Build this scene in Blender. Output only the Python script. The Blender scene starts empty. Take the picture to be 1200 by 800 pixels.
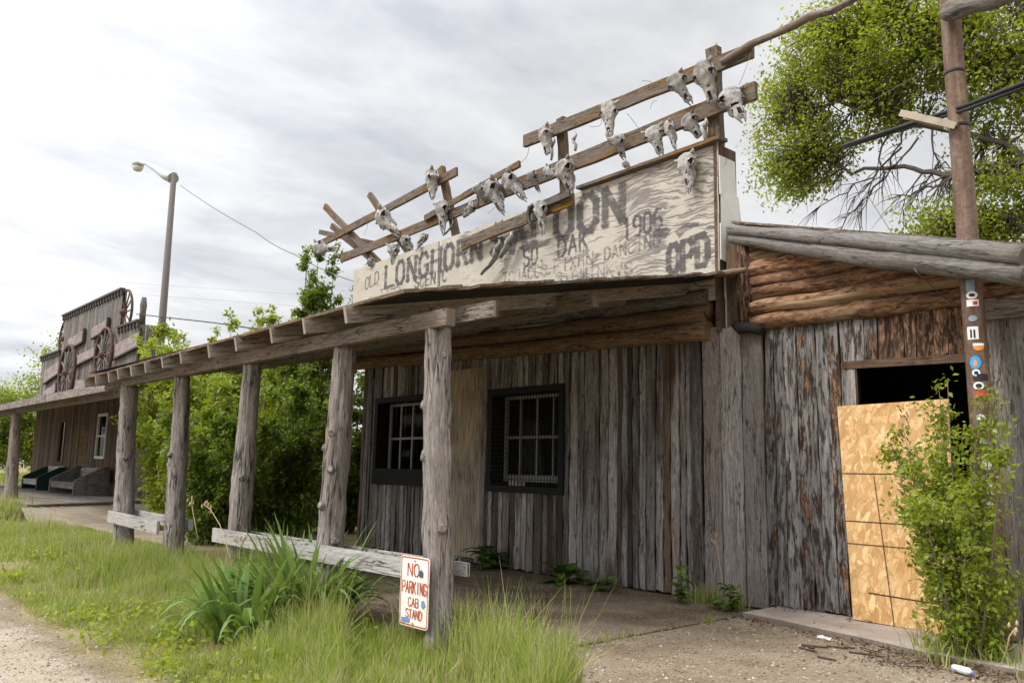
import bpy, math, random
import numpy as np
from mathutils import Vector, Matrix, noise

scene = bpy.context.scene
col = scene.collection
rad = math.radians

# ------------------------------------------------------------------ camera
F = 980.0; EYE = 1.65
def _dir(x, y):
    v = np.array([(x-600)/F, (400-y)/F, -1.0]); return v/np.linalg.norm(v)
AX = -_dir(-277, 532)
AU = _dir(725, -5900); AU = AU - AX*AU.dot(AX); AU /= np.linalg.norm(AU)
AY = np.cross(AU, AX)
ROT = np.array([AX, AY, AU])
CAM = np.array([0, 0, EYE])
def P(x, y, Y):                      # measured photo point on the upright plane Y (metres from the camera)
    r = ROT @ _dir(x, y); return Vector(CAM + r*(Y/r[1]))
def G(x, y, z=0.0):                  # measured photo point on the ground
    r = ROT @ _dir(x, y); return Vector(CAM + r*((z-EYE)/r[2]))
cd = bpy.data.cameras.new('camera'); cd.sensor_width = 36; cd.lens = F/1200*36
cd.clip_start = .05; cd.clip_end = 3000
cam = bpy.data.objects.new('camera', cd); col.objects.link(cam)
M3 = Matrix(ROT.tolist()); cam.matrix_world = Matrix.Translation(Vector(CAM)) @ M3.to_4x4()
scene.camera = cam

# ------------------------------------------------------------------ helpers
ORI = {}
def thing(name, label, cat, loc=(0, 0, 0), group=None):
    o = bpy.data.objects.new(name, None); o.empty_display_size = .2; col.objects.link(o)
    o.location = loc; ORI[o.name] = Vector(loc)
    o['label'] = label; o['category'] = cat
    if group: o['group'] = group
    return o
def tag(o, label=None, cat=None, group=None, kind=None):
    if label: o['label'] = label
    if cat: o['category'] = cat
    if group: o['group'] = group
    if kind: o['kind'] = kind
    return o
def link(name, me, mat, parent=None, loc=None):
    o = bpy.data.objects.new(name, me); col.objects.link(o)
    if mat: me.materials.append(mat)
    if parent is not None:
        o.parent = parent; ORI[o.name] = ORI[parent.name]
    else:
        o.location = loc or (0, 0, 0); ORI[o.name] = Vector(loc or (0, 0, 0))
    return o
def V(*a): return Vector(a)

class MB:
    """collects boxes, boards, tubes and polygons and links them as one mesh"""
    def __init__(s, seed=0):
        s.v = []; s.f = []; s.uv = []; s.sm = []; s.r = random.Random(seed)
    def face(s, idx, uvs, smooth=False):
        s.f.append(idx); s.uv.append(uvs); s.sm.append(smooth)
    def poly(s, pts, uvs=None):
        n = len(s.v); s.v += [Vector(p) for p in pts]
        s.face(list(range(n, n+len(pts))), uvs or [(p[0], p[2] if len(p) > 2 else p[1]) for p in pts])
    def beam(s, p0, p1, w, h, up=(0, 0, 1), seg=1, jit=0.0, taper=1.0, skew=0.0):
        """board along p0-p1: w across, h along 'up'; jit makes its edges uneven"""
        p0 = Vector(p0); p1 = Vector(p1); d = p1-p0; L = d.length; d.normalize()
        up = Vector(up); up = (up-d*up.dot(d)).normalized(); sd = d.cross(up)
        r = s.r; u0 = r.uniform(0, 60); v0 = r.uniform(0, 60)
        n0 = len(s.v)
        for i in range(seg+1):
            t = i/seg; k = 1+(taper-1)*t
            jw = r.uniform(-jit, jit); jh = r.uniform(-jit, jit)*.5; js = r.uniform(-jit, jit)*.6
            c = p0+d*(L*t)+sd*js
            e = skew*(1 if i == seg else -1 if i == 0 else 0)
            for a, b in ((-1, -1), (1, -1), (1, 1), (-1, 1)):
                s.v.append(c+sd*(a*(w*k+jw)/2)+up*(b*(h*k+jh)/2)+d*(e*a))
        per = [0, w, w+h, 2*w+h, 2*w+2*h]
        for i in range(seg):
            ua = u0+L*i/seg; ub = u0+L*(i+1)/seg
            for q in range(4):
                a = n0+4*i+q; b = n0+4*i+(q+1) % 4
                s.face([a, b, b+4, a+4], [(ua, v0+per[q]), (ua, v0+per[q+1]), (ub, v0+per[q+1]), (ub, v0+per[q])])
        s.face([n0+3, n0+2, n0+1, n0], [(u0, v0), (u0, v0+w), (u0+.02, v0+w), (u0+.02, v0)])
        m = n0+4*seg
        s.face([m, m+1, m+2, m+3], [(u0, v0), (u0, v0+w), (u0+.02, v0+w), (u0+.02, v0)])
    def box(s, x0, x1, y0, y1, z0, z1):
        s.beam((x0, (y0+y1)/2, (z0+z1)/2), (x1, (y0+y1)/2, (z0+z1)/2), y1-y0, z1-z0)
    def tube(s, pts, radii, sides=10, amp=0.0, fr=3.0, cap=True, smooth=True, flat=1.0, uvs=1.0):
        pts = [Vector(p) for p in pts]; n = len(pts)
        if not isinstance(radii, (list, tuple)): radii = [radii]*n
        r = s.r; u0 = r.uniform(0, 60); v0 = r.uniform(0, 60); off = V(r.uniform(0, 50), r.uniform(0, 50), r.uniform(0, 50))
        n0 = len(s.v); L = 0; us = []
        d0 = (pts[1]-pts[0]).normalized()
        ref = V(0, 0, 1) if abs(d0.z) < .9 else V(1, 0, 0)
        sx = d0.cross(ref).normalized()
        for i in range(n):
            if i: L += (pts[i]-pts[i-1]).length
            us.append(L)
            d = (pts[min(i+1, n-1)]-pts[max(i-1, 0)]).normalized()
            sx = (sx-d*sx.dot(d)).normalized(); sy = d.cross(sx)
            for k in range(sides):
                a = 2*math.pi*k/sides
                dv = sx*math.cos(a)+sy*math.sin(a)*flat
                rr = radii[i]
                if amp:
                    q = dv*.12+d*(L*.35)
                    rr *= 1+amp*noise.noise(q*fr*3+off)+amp*.8*noise.noise(V(math.cos(a)*2.2, math.sin(a)*2.2, L*.7)+off)+amp*.3*noise.noise(V(math.cos(a)*6, math.sin(a)*6, L*1.6)+off)
                s.v.append(pts[i]+dv*rr)
        R = max(radii)*6.28
        for i in range(n-1):
            for k in range(sides):
                a = n0+i*sides+k; b = n0+i*sides+(k+1) % sides
                va = v0+R*k/sides; vb = v0+R*(k+1)/sides
                s.face([a, b, b+sides, a+sides], [(u0+us[i], va), (u0+us[i], vb), (u0+us[i+1], vb), (u0+us[i+1], va)], smooth)
        if cap:
            s.face([n0+k for k in range(sides)][::-1], [(u0+.01*k, v0+.003*k) for k in range(sides)])
            m = n0+(n-1)*sides
            s.face([m+k for k in range(sides)], [(u0+.01*k, v0+.003*k) for k in range(sides)])
    def lathe(s, base, prof, sides=16, axis=(0, 0, 1)):
        a = Vector(axis).normalized(); base = Vector(base)
        s.tube([base+a*z for r, z in prof], [max(r, .0005) for r, z in prof], sides)
    def build(s, name, mat, parent=None, loc=None):
        o = ORI[parent.name] if parent is not None else Vector(loc or (0, 0, 0))
        me = bpy.data.meshes.new(name)
        me.from_pydata([tuple(v-o) for v in s.v], [], s.f)
        uvl = me.uv_layers.new(name='UVMap')
        flat = np.array([c for u in s.uv for p in u for c in p], dtype=np.float32)
        uvl.data.foreach_set('uv', flat)
        me.polygons.foreach_set('use_smooth', s.sm)
        me.update()
        return link(name, me, mat, parent, loc)

def np_mesh(name, verts, quads, mat, parent=None, loc=None, smooth=False, attr=None):
    o = np.array(ORI[parent.name] if parent is not None else (loc or (0, 0, 0)), dtype=np.float32)
    verts = np.asarray(verts, np.float32)-o; quads = np.asarray(quads, np.int32)
    me = bpy.data.meshes.new(name); k = quads.shape[1]
    me.vertices.add(len(verts)); me.vertices.foreach_set('co', verts.ravel())
    me.loops.add(quads.size); me.loops.foreach_set('vertex_index', quads.ravel())
    me.polygons.add(len(quads)); me.polygons.foreach_set('loop_start', np.arange(len(quads), dtype=np.int32)*k)
    me.polygons.foreach_set('loop_total', np.full(len(quads), k, np.int32))
    if smooth: me.polygons.foreach_set('use_smooth', np.ones(len(quads), bool))
    me.update(calc_edges=True); me.validate()
    return link(name, me, mat, parent, loc)

# ------------------------------------------------------------------ materials
class NT:
    def __init__(s, name):
        s.m = bpy.data.materials.new(name); s.m.use_nodes = True; s.t = s.m.node_tree; s.t.nodes.clear()
        s.out = s.n('ShaderNodeOutputMaterial')
    def n(s, typ, _in=None, **kw):
        nd = s.t.nodes.new(typ)
        for k, v in kw.items(): setattr(nd, k, v)
        for k, v in (_in or {}).items():
            if isinstance(v, bpy.types.NodeSocket): s.t.links.new(v, nd.inputs[k])
            else: nd.inputs[k].default_value = v
        return nd
    def uv(s, su, sv):
        tc = s.n('ShaderNodeTexCoord')
        return s.n('ShaderNodeMapping', {0: tc.outputs['UV'], 3: (su, sv, 1)}).outputs[0]
    def obj(s, sc=(1, 1, 1)):
        tc = s.n('ShaderNodeNewGeometry')
        return s.n('ShaderNodeMapping', {0: tc.outputs['Position'], 3: sc}).outputs[0]
    def noise(s, vec, scale, detail=3, rough=.6, dist=0.0):
        return s.n('ShaderNodeTexNoise', {'Vector': vec, 'Scale': scale, 'Detail': detail, 'Roughness': rough, 'Distortion': dist}).outputs[0]
    def ramp(s, fac, stops, interp='LINEAR'):
        r = s.n('ShaderNodeValToRGB', {0: fac}); e = r.color_ramp.elements; r.color_ramp.interpolation = interp
        while len(e) > 1: e.remove(e[-1])
        for i, (p, c) in enumerate(stops):
            x = e[0] if i == 0 else e.new(p)
            x.position = p; c = c if isinstance(c, (tuple, list)) else (c, c, c); x.color = (*c[:3], 1)
        return r.outputs[0]
    def mix(s, fac, a, b, mode='MIX'):
        m = s.n('ShaderNodeMix', data_type='RGBA', blend_type=mode)
        for k, v in ((0, fac), (6, a), (7, b)):
            if isinstance(v, bpy.types.NodeSocket): s.t.links.new(v, m.inputs[k])
            else: m.inputs[k].default_value = (*v, 1) if isinstance(v, tuple) and len(v) == 3 else v
        return m.outputs[2]
    def math(s, op, a, b=0.5, clamp=False):
        m = s.n('ShaderNodeMath', {0: a, 1: b}, operation=op); m.use_clamp = clamp; return m.outputs[0]
    def rnd(s): return s.n('ShaderNodeNewGeometry').outputs['Random Per Island']
    def hsv(s, c, h=.5, sa=1.0, v=1.0): return s.n('ShaderNodeHueSaturation', {'Color': c, 'Hue': h, 'Saturation': sa, 'Value': v}).outputs[0]
    def done(s, colr, rough=.85, bump=None, bd=.01, bs=.6, spec=.3, **ex):
        p = s.n('ShaderNodeBsdfPrincipled', {'Base Color': colr if isinstance(colr, bpy.types.NodeSocket) else (*colr, 1), 'Roughness': rough, 'Specular IOR Level': spec})
        for k, v in ex.items(): p.inputs[k.replace('_', ' ')].default_value = v
        if bump is not None:
            b = s.n('ShaderNodeBump', {'Height': bump, 'Distance': bd, 'Strength': bs})
            s.t.links.new(b.outputs[0], p.inputs['Normal'])
        s.t.links.new(p.outputs[0], s.out.inputs[0]); return s.m

def plain(name, c, rough=.6, metal=0.0, var=.15):
    t = NT(name); n = t.noise(t.obj(), 9, 4)
    cc = t.mix(n, tuple(x*(1-var) for x in c), tuple(min(1, x*(1+var)) for x in c))
    return t.done(cc, rough, Metallic=metal)

def wood(name, light, dark, tint=(.16, .09, .045), tint_amt=.35, var=.5, crack=(.018, .015, .013), bd=.012, stain=.0, ckw=.022):
    """weathered timber: grain runs along the UV's first axis, each board its own tone"""
    t = NT(name)
    g1 = t.noise(t.uv(2.6, 36), 1.0, 7, .75, .9)
    g2 = t.noise(t.uv(11, 95), 1.0, 5, .75, .4)
    big = t.noise(t.uv(.55, 3.0), 1.3, 3, .55)
    c = t.mix(t.ramp(g1, [(.36, 0.0), (.63, 1.0)]), dark, light)
    c = t.mix(t.math('MULTIPLY', t.ramp(big, [(.45, 0.0), (.72, 1.0)]), tint_amt), c, tint)
    c = t.mix(t.math('MULTIPLY', t.ramp(g2, [(.38, 1.0), (.52, 0.0)]), .6), c, tuple(x*.45 for x in dark))
    # cracks: thin dark checks along the grain
    ck = t.ramp(t.noise(t.uv(1.5, 15), 1.0, 3, .55, .4), [(.5-ckw, 0.0), (.498, 1.0), (.5+ckw, 0.0)])
    ck = t.math('MULTIPLY', ck, t.ramp(t.noise(t.uv(1.1, 5), 1.0, 2), [(.44, 0.0), (.56, 1.0)]))
    c = t.mix(ck, c, crack)
    # knots
    vo = t.n('ShaderNodeTexVoronoi', {'Vector': t.uv(2.4, 6.5), 'Scale': 1.0})
    kn = t.ramp(vo.outputs['Distance'], [(.07, 1.0), (.12, .35), (.2, 0.0)])
    c = t.mix(t.math('MULTIPLY', kn, .75), c, tuple(x*.35 for x in dark))
    r = t.rnd()
    if var > .8: c = t.mix(t.ramp(t.math('FRACT', t.math('MULTIPLY', r, 53.1)), [(.84, 0.0), (.9, .75)]), c, t.mix(g1, (.02, .013, .009), (.11, .066, .04)))
    val = t.n('ShaderNodeMapRange', {0: r, 3: 1-var*.62, 4: 1+var*.5}).outputs[0]
    r2 = t.math('FRACT', t.math('MULTIPLY', r, 37.7))
    sat = t.n('ShaderNodeMapRange', {0: r2, 3: .45, 4: 1.5}).outputs[0]
    c = t.hsv(c, .5, sat, val)
    if stain:
        s1 = t.noise(t.obj((3.0, 3.0, .35)), 1.6, 4, .6)
        c = t.mix(t.math('MULTIPLY', t.ramp(s1, [(.5, 0.0), (.66, 1.0)]), stain), c, (.05, .027, .014))
    h = t.math('ADD', t.math('MULTIPLY', g1, .7), t.math('MULTIPLY', g2, .3))
    h = t.math('SUBTRACT', h, t.math('MULTIPLY', ck, .8))
    return t.done(c, .88, h, bd, .75, .2)

W_POST = wood('post_wood', (.42, .375, .345), (.17, .145, .13), (.24, .17, .125), .5, .25, bd=.03, stain=.35, ckw=.04)
W_RAIL = wood('rail_wood', (.46, .45, .44), (.3, .285, .27), (.3, .26, .22), .3, .2)
W_BEAM = wood('beam_wood', (.27, .24, .215), (.12, .104, .09), (.14, .095, .06), .45, .3)
W_WALL = wood('wall_wood', (.43, .405, .385), (.125, .112, .104), (.14, .08, .045), .6, .81, stain=.8)
W_WALL2 = wood('pale_wall_wood', (.32, .295, .28), (.14, .125, .115), (.15, .1, .07), .4, .7, stain=.4)
W_DARK = wood('roof_wood', (.27, .22, .18), (.115, .09, .07), (.16, .1, .055), .5, .5)
W_LOG = wood('log_wood', (.3, .235, .18), (.1, .075, .056), (.22, .13, .07), .5, .6, ckw=.035)
W_EAVE = wood('eave_log_wood', (.235, .225, .215), (.1, .093, .087), (.15, .115, .09), .4, .3)
W_RAFT = wood('rafter_wood', (.4, .365, .335), (.2, .178, .158), (.2, .15, .1), .35, .25)
W_RACK = wood('rack_wood', (.2, .175, .155), (.085, .073, .062), (.22, .115, .03), .6, .3)
W_FAR = wood('far_wall_wood', (.235, .22, .21), (.105, .097, .09), (.2, .12, .07), .4, .5)
W_FARB = wood('far_porch_wood', (.2, .155, .12), (.085, .066, .052), (.2, .12, .07), .45, .7)
W_DECK = wood('deck_wood', (.3, .27, .24), (.17, .145, .12), (.22, .16, .1), .5, .3)
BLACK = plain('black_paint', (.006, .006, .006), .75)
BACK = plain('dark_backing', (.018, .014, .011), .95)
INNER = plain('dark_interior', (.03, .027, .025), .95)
GREYP = plain('grey_sash_paint', (.27, .255, .235), .8)
WHITEP = plain('white_paint', (.62, .61, .57), .7)
STEEL = plain('galvanised_steel', (.45, .46, .47), .45, .6)
CABLE = plain('cable_rubber', (.018, .018, .02), .6)
WIRE = plain('thin_wire', (.12, .11, .1), .5, .5)
DGREEN = plain('dark_green_plastic', (.008, .03, .022), .5)
GLASS = None
def mk_glass():
    t = NT('window_glass')
    lw = t.n('ShaderNodeLayerWeight', {'Blend': .12})
    tr = t.n('ShaderNodeBsdfTransparent', {'Color': (.55, .57, .57, 1)}); gl = t.n('ShaderNodeBsdfGlossy', {'Roughness': .06, 'Color': (.8, .8, .8, 1)})
    mx = t.n('ShaderNodeMixShader', {0: t.math('MULTIPLY', lw.outputs['Fresnel'], .8), 1: tr.outputs[0], 2: gl.outputs[0]})
    t.t.links.new(mx.outputs[0], t.out.inputs[0]); return t.m
GLASS = mk_glass()

def bark(name, lo=-.2, hi=.1):
    """bark slabs: grey timber with patches of orange-brown inner bark"""
    t = NT(name)
    g = t.noise(t.uv(2, 22), 1, 5, .65, .5)
    base = t.mix(t.ramp(g, [(.3, 0.0), (.7, 1.0)]), (.075, .065, .06), (.3, .285, .27))
    b1 = t.noise(t.uv(7, 24), 1, 6, .7, .8)
    bk = t.ramp(b1, [(.34, (.02, .014, .012)), (.46, (.1, .056, .035)), (.58, (.26, .15, .09)), (.74, (.44, .3, .2))])
    r = t.rnd()
    patch = t.noise(t.uv(2.2, 9), 1.0, 6, .68, .6)
    thr = t.math('ADD', patch, t.n('ShaderNodeMapRange', {0: r, 3: lo, 4: hi}).outputs[0])
    m = t.ramp(thr, [(.49, 0.0), (.53, 1.0)])
    c = t.mix(m, base, bk)
    dk = t.ramp(t.noise(t.uv(3, 16), 1, 6, .7), [(.49, 0.0), (.57, .9)])
    c = t.mix(dk, c, (.028, .02, .016))
    c = t.hsv(c, .5, 1.0, t.n('ShaderNodeMapRange', {0: t.math('FRACT', t.math('MULTIPLY', r, 17.3)), 3: .65, 4: 1.2}).outputs[0])
    h = t.math('ADD', t.math('MULTIPLY', m, .5), t.math('MULTIPLY', b1, .7))
    return t.done(c, .9, h, .02, .9, .15)
BARK = bark('bark_slab', -.16, .03); BARK2 = bark('orange_bark_slab', .05, .3)
def bark_log(name):
    t = NT(name)
    b1 = t.noise(t.uv(6, 18), 1, 6, .7, .8)
    bk = t.ramp(b1, [(.33, (.03, .017, .012)), (.44, (.18, .088, .045)), (.58, (.37, .2, .105)), (.74, (.55, .38, .23))])
    g = t.noise(t.uv(.8, 14), 1, 5, .6, .4)
    raw = t.ramp(g, [(.3, (.12, .075, .045)), (.5, (.32, .21, .11)), (.7, (.45, .33, .2))])
    r = t.rnd()
    patch = t.math('ADD', t.noise(t.uv(.8, 2.5), 1, 2, .5), t.n('ShaderNodeMapRange', {0: r, 3: -.2, 4: .2}).outputs[0])
    c = t.mix(t.ramp(patch, [(.63, 0.0), (.66, 1.0)]), bk, raw)
    c = t.mix(t.ramp(t.noise(t.uv(1.2, 4), 1, 3), [(.58, 0.0), (.7, .8)]), c, (.03, .02, .016))
    c = t.hsv(c, .5, .95, t.n('ShaderNodeMapRange', {0: t.math('FRACT', t.math('MULTIPLY', r, 7.3)), 3: .65, 4: 1.1}).outputs[0])
    return t.done(c, .9, b1, .03, .9, .15)
BARKLOG = bark_log('bark_log')

def sign_paint():
    """cream painted plywood, paint worn off along the wavy grain, more so towards the street corner"""
    t = NT('worn_sign_paint')
    tc = t.n('ShaderNodeTexCoord').outputs['UV']
    sep = t.n('ShaderNodeSeparateXYZ', {0: tc})
    warp = t.noise(tc, .8, 3, .5)
    w1 = t.noise(t.n('ShaderNodeMapping', {0: tc, 3: (1.0, 1.6, 1)}).outputs[0], 1.0, 2, .5); w2 = t.noise(t.n('ShaderNodeMapping', {0: tc, 3: (5, 5, 1)}).outputs[0], 1.0, 2, .5)
    sy = t.math('ADD', sep.outputs[1], t.math('ADD', t.math('MULTIPLY', w1, .55), t.math('MULTIPLY', w2, .07)))
    v = t.n('ShaderNodeCombineXYZ', {0: t.math('MULTIPLY', sep.outputs[0], 2.6), 1: t.math('MULTIPLY', sy, 26)}).outputs[0]
    g = t.noise(v, 1.0, 4, .6, .5)
    big = t.noise(tc, 1.1, 3, .5)
    ramp_x = t.n('ShaderNodeMapRange', {0: sep.outputs[0], 1: -13.0, 2: -7.0, 3: -.075, 4: .055}).outputs[0]
    thr = t.math('ADD', t.math('ADD', g, ramp_x), t.math('MULTIPLY', t.math('SUBTRACT', big, .5), .45))
    wear = t.ramp(thr, [(.55, 0.0), (.6, 1.0)])
    fine = t.noise(t.n('ShaderNodeMapping', {0: tc, 3: (3, 60, 1)}).outputs[0], 1, 3, .6)
    cream = t.mix(t.noise(tc, 2.2, 5, .6), (.3, .27, .225), (.54, .5, .43))
    cream = t.mix(t.ramp(fine, [(.3, .35), (.5, 0.0)]), cream, (.4, .34, .27))
    cream = t.mix(t.ramp(t.noise(t.n('ShaderNodeMapping', {0: tc, 3: (.7, 2, 1)}).outputs[0], 1.2, 4, .6), [(.55, 0.0), (.75, .5)]), cream, (.36, .3, .23))
    c = t.mix(wear, cream, t.mix(fine, (.12, .105, .1), (.27, .245, .23)))
    return t.done(c, .9, t.math('SUBTRACT', fine, wear), .004, .5, .2)
SIGNP = sign_paint()

def flaked(name, c, worn, lo=.42, hi=.58, fine=30.0, a=.9):
    """painted lettering with paint flaked off"""
    t = NT(name)
    pos = t.obj((1, 1, 5))
    n = t.noise(pos, 3.0, 5, .7, .6)
    n2 = t.noise(t.obj((1, 1, 1)), fine, 3, .6)
    k = t.math('ADD', t.math('MULTIPLY', n, .75), t.math('MULTIPLY', n2, .25))
    fac = t.math('MULTIPLY', t.ramp(k, [(lo, 1.0), (hi, worn)]), a)
    p = t.n('ShaderNodeBsdfPrincipled', {'Base Color': (*c, 1), 'Roughness': .85, 'Specular IOR Level': .2})
    tr = t.n('ShaderNodeBsdfTransparent')
    mx = t.n('ShaderNodeMixShader', {0: fac, 1: tr.outputs[0], 2: p.outputs[0]})
    t.t.links.new(mx.outputs[0], t.out.inputs[0]); return t.m
LETTER = flaked('faded_black_lettering', (.11, .102, .1), .22, .45, .6, a=.88)
LETTER2 = flaked('very_faded_lettering', (.16, .15, .148), .03, .38, .56, a=.85)

def bone():
    t = NT('weathered_bone')
    n = t.noise(t.obj(), 14, 5, .65)
    c = t.ramp(n, [(.3, (.12, .11, .1)), (.46, (.29, .275, .262)), (.66, (.45, .44, .43))])
    oi = t.n('ShaderNodeObjectInfo').outputs['Random']; c = t.hsv(c, .5, t.n('ShaderNodeMapRange', {0: t.math('FRACT', t.math('MULTIPLY', oi, 9.1)), 3: .5, 4: 2.2}).outputs[0], t.n('ShaderNodeMapRange', {0: oi, 3: .7, 4: 1.15}).outputs[0])
    f = t.noise(t.obj((1, 1, .4)), 60, 3, .6)
    c = t.mix(t.ramp(f, [(.36, .55), (.5, 0.0)]), c, (.16, .14, .125))
    return t.done(c, .8, f, .006, .7, .2)
BONE = bone()
def horn_m():
    t = NT('dark_horn'); n = t.noise(t.obj(), 30, 3)
    return t.done(t.mix(n, (.012, .01, .009), (.05, .042, .036)), .5)
HORN = horn_m()

def plywood():
    t = NT('weathered_plywood')
    p = t.obj((1, 1, .45))
    n = t.noise(p, 2.6, 5, .6, .5); f = t.noise(t.obj((14, 1, 1.2)), 2, 4, .6)
    c = t.ramp(n, [(.3, (.15, .125, .1)), (.46, (.34, .285, .215)), (.58, (.45, .37, .265)), (.72, (.52, .38, .22))])
    c = t.mix(t.ramp(f, [(.35, .6), (.6, 0.0)]), c, (.07, .06, .05))
    return t.done(c, .9, f, .004)
PLY = plywood()

def osb():
    t = NT('strand_board')
    # flakes: several layers of stretched cells at different angles
    cs = None
    pal = [(.46, .25, .09), (.6, .36, .145), (.7, .45, .2), (.52, .3, .115)]
    tc = t.n('ShaderNodeTexCoord').outputs['UV']
    wob = t.n('ShaderNodeTexNoise', {'Vector': tc, 'Scale': 9, 'Detail': 2}).outputs[1]
    for i, (ang, sx, sy) in enumerate(((.5, 8, 24), (-.6, 7, 20), (1.4, 9, 28), (-1.2, 8, 22))):
        mp = t.n('ShaderNodeMapping', {0: tc, 1: (i*3.3, i*1.7, 0), 2: (0, 0, ang)}).outputs[0]; mp = t.n('ShaderNodeMapping', {0: mp, 3: (sx, sy, 1)}).outputs[0]
        mp = t.n('ShaderNodeVectorMath', {0: mp, 1: wob}, operation='ADD').outputs[0]
        vo = t.n('ShaderNodeTexVoronoi', {'Vector': mp, 'Scale': 1.0})
        sep = t.n('ShaderNodeSeparateXYZ', {0: vo.outputs['Color']})
        c = t.ramp(sep.outputs[0], [(0, pal[i]), (.35, pal[(i+1) % 4]), (.7, pal[(i+2) % 4]), (1, (.76, .54, .28))])
        c = t.mix(t.ramp(vo.outputs['Distance'], [(.5, 0.0), (.8, .35)]), c, (.3, .15, .05))
        cs = c if cs is None else t.mix(t.ramp(sep.outputs[1], [(.5, 0.0), (.56, 1.0)]), cs, c)
    cs = t.mix(t.ramp(t.noise(tc, 30, 3), [(.62, 0.0), (.72, .6)]), cs, (.25, .11, .035))
    cs = t.mix(t.ramp(t.noise(tc, 2, 3), [(.4, 0.0), (.8, .25)]), cs, (.72, .58, .4))
    return t.done(cs, .75, None)
OSB = osb()

def rust():
    t = NT('rusty_pole_steel')
    n = t.noise(t.obj((6, 6, .7)), 1.5, 5, .65); f = t.noise(t.obj(), 25, 4)
    c = t.ramp(n, [(.3, (.07, .04, .026)), (.48, (.15, .095, .065)), (.62, (.22, .155, .115)), (.76, (.36, .25, .13))])
    c = t.mix(t.ramp(f, [(.4, .45), (.55, 0.0)]), c, (.07, .04, .03))
    return t.done(c, .7, f, .003, .5, .35, Metallic=.25)
RUST = rust()

def leaf_mat(name, a, b, trans=.45):
    t = NT(name)
    r = t.rnd()
    big = t.noise(t.obj(), .9, 3)
    c = t.mix(r, a, b)
    c = t.hsv(c, t.n('ShaderNodeMapRange', {0: big, 1: .3, 2: .7, 3: .487, 4: .512}).outputs[0], 1.0, t.n('ShaderNodeMapRange', {0: big, 1: .3, 2: .7, 3: .8, 4: 1.2}).outputs[0])
    p = t.n('ShaderNodeBsdfPrincipled', {'Base Color': c, 'Roughness': .5, 'Specular IOR Level': .3})
    tr = t.n('ShaderNodeBsdfTranslucent', {'Color': t.hsv(c, .49, 1.1, 1.25)})
    mx = t.n('ShaderNodeMixShader', {0: trans, 1: p.outputs[0], 2: tr.outputs[0]})
    t.t.links.new(mx.outputs[0], t.out.inputs[0]); return t.m
LEAF_BRIGHT = leaf_mat('bright_leaf', (.17, .23, .022), (.29, .35, .055), .5)
LEAF_MID = leaf_mat('mid_leaf', (.1, .155, .02), (.18, .24, .04))
LEAF_DARK = leaf_mat('dark_leaf', (.04, .08, .015), (.08, .135, .025), .4)
LEAF_TREE = leaf_mat('tree_leaf', (.16, .215, .025), (.3, .35, .06), .6)
LEAF_IRIS = leaf_mat('iris_leaf', (.11, .2, .04), (.2, .3, .08), .35)
LEAF_WEED = leaf_mat('weed_leaf', (.08, .16, .025), (.16, .26, .05), .35)
DRY = plain('dry_stalk', (.42, .3, .18), .9)
TWIG = plain('grey_twig', (.14, .115, .095), .9)
TRUNK = plain('tree_bark', (.075, .062, .052), .95, var=.4)

def grass_mat():
    t = NT('grass_blade')
    r = t.rnd(); big = t.noise(t.obj(), .55, 4, .6); b2 = t.noise(t.obj(), 2.2, 3)
    c = t.mix(r, (.19, .265, .032), (.37, .45, .09))
    yel = t.mix(r, (.36, .34, .1), (.5, .45, .2))
    c = t.mix(t.math('MULTIPLY', t.ramp(big, [(.47, 0.0), (.64, 1.0)]), .5), c, yel)
    dry = t.ramp(t.math('ADD', t.math('FRACT', t.math('MULTIPLY', r, 91.7)), t.math('MULTIPLY', t.math('SUBTRACT', b2, .5), .8)), [(.78, 0.0), (.81, 1.0)])
    c = t.mix(dry, c, (.5, .43, .25))
    p = t.n('ShaderNodeBsdfPrincipled', {'Base Color': c, 'Roughness': .6, 'Specular IOR Level': .25})
    tr = t.n('ShaderNodeBsdfTranslucent', {'Color': c})
    mx = t.n('ShaderNodeMixShader', {0: .4, 1: p.outputs[0], 2: tr.outputs[0]})
    t.t.links.new(mx.outputs[0], t.out.inputs[0]); return t.m
GRASS = grass_mat()

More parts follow.
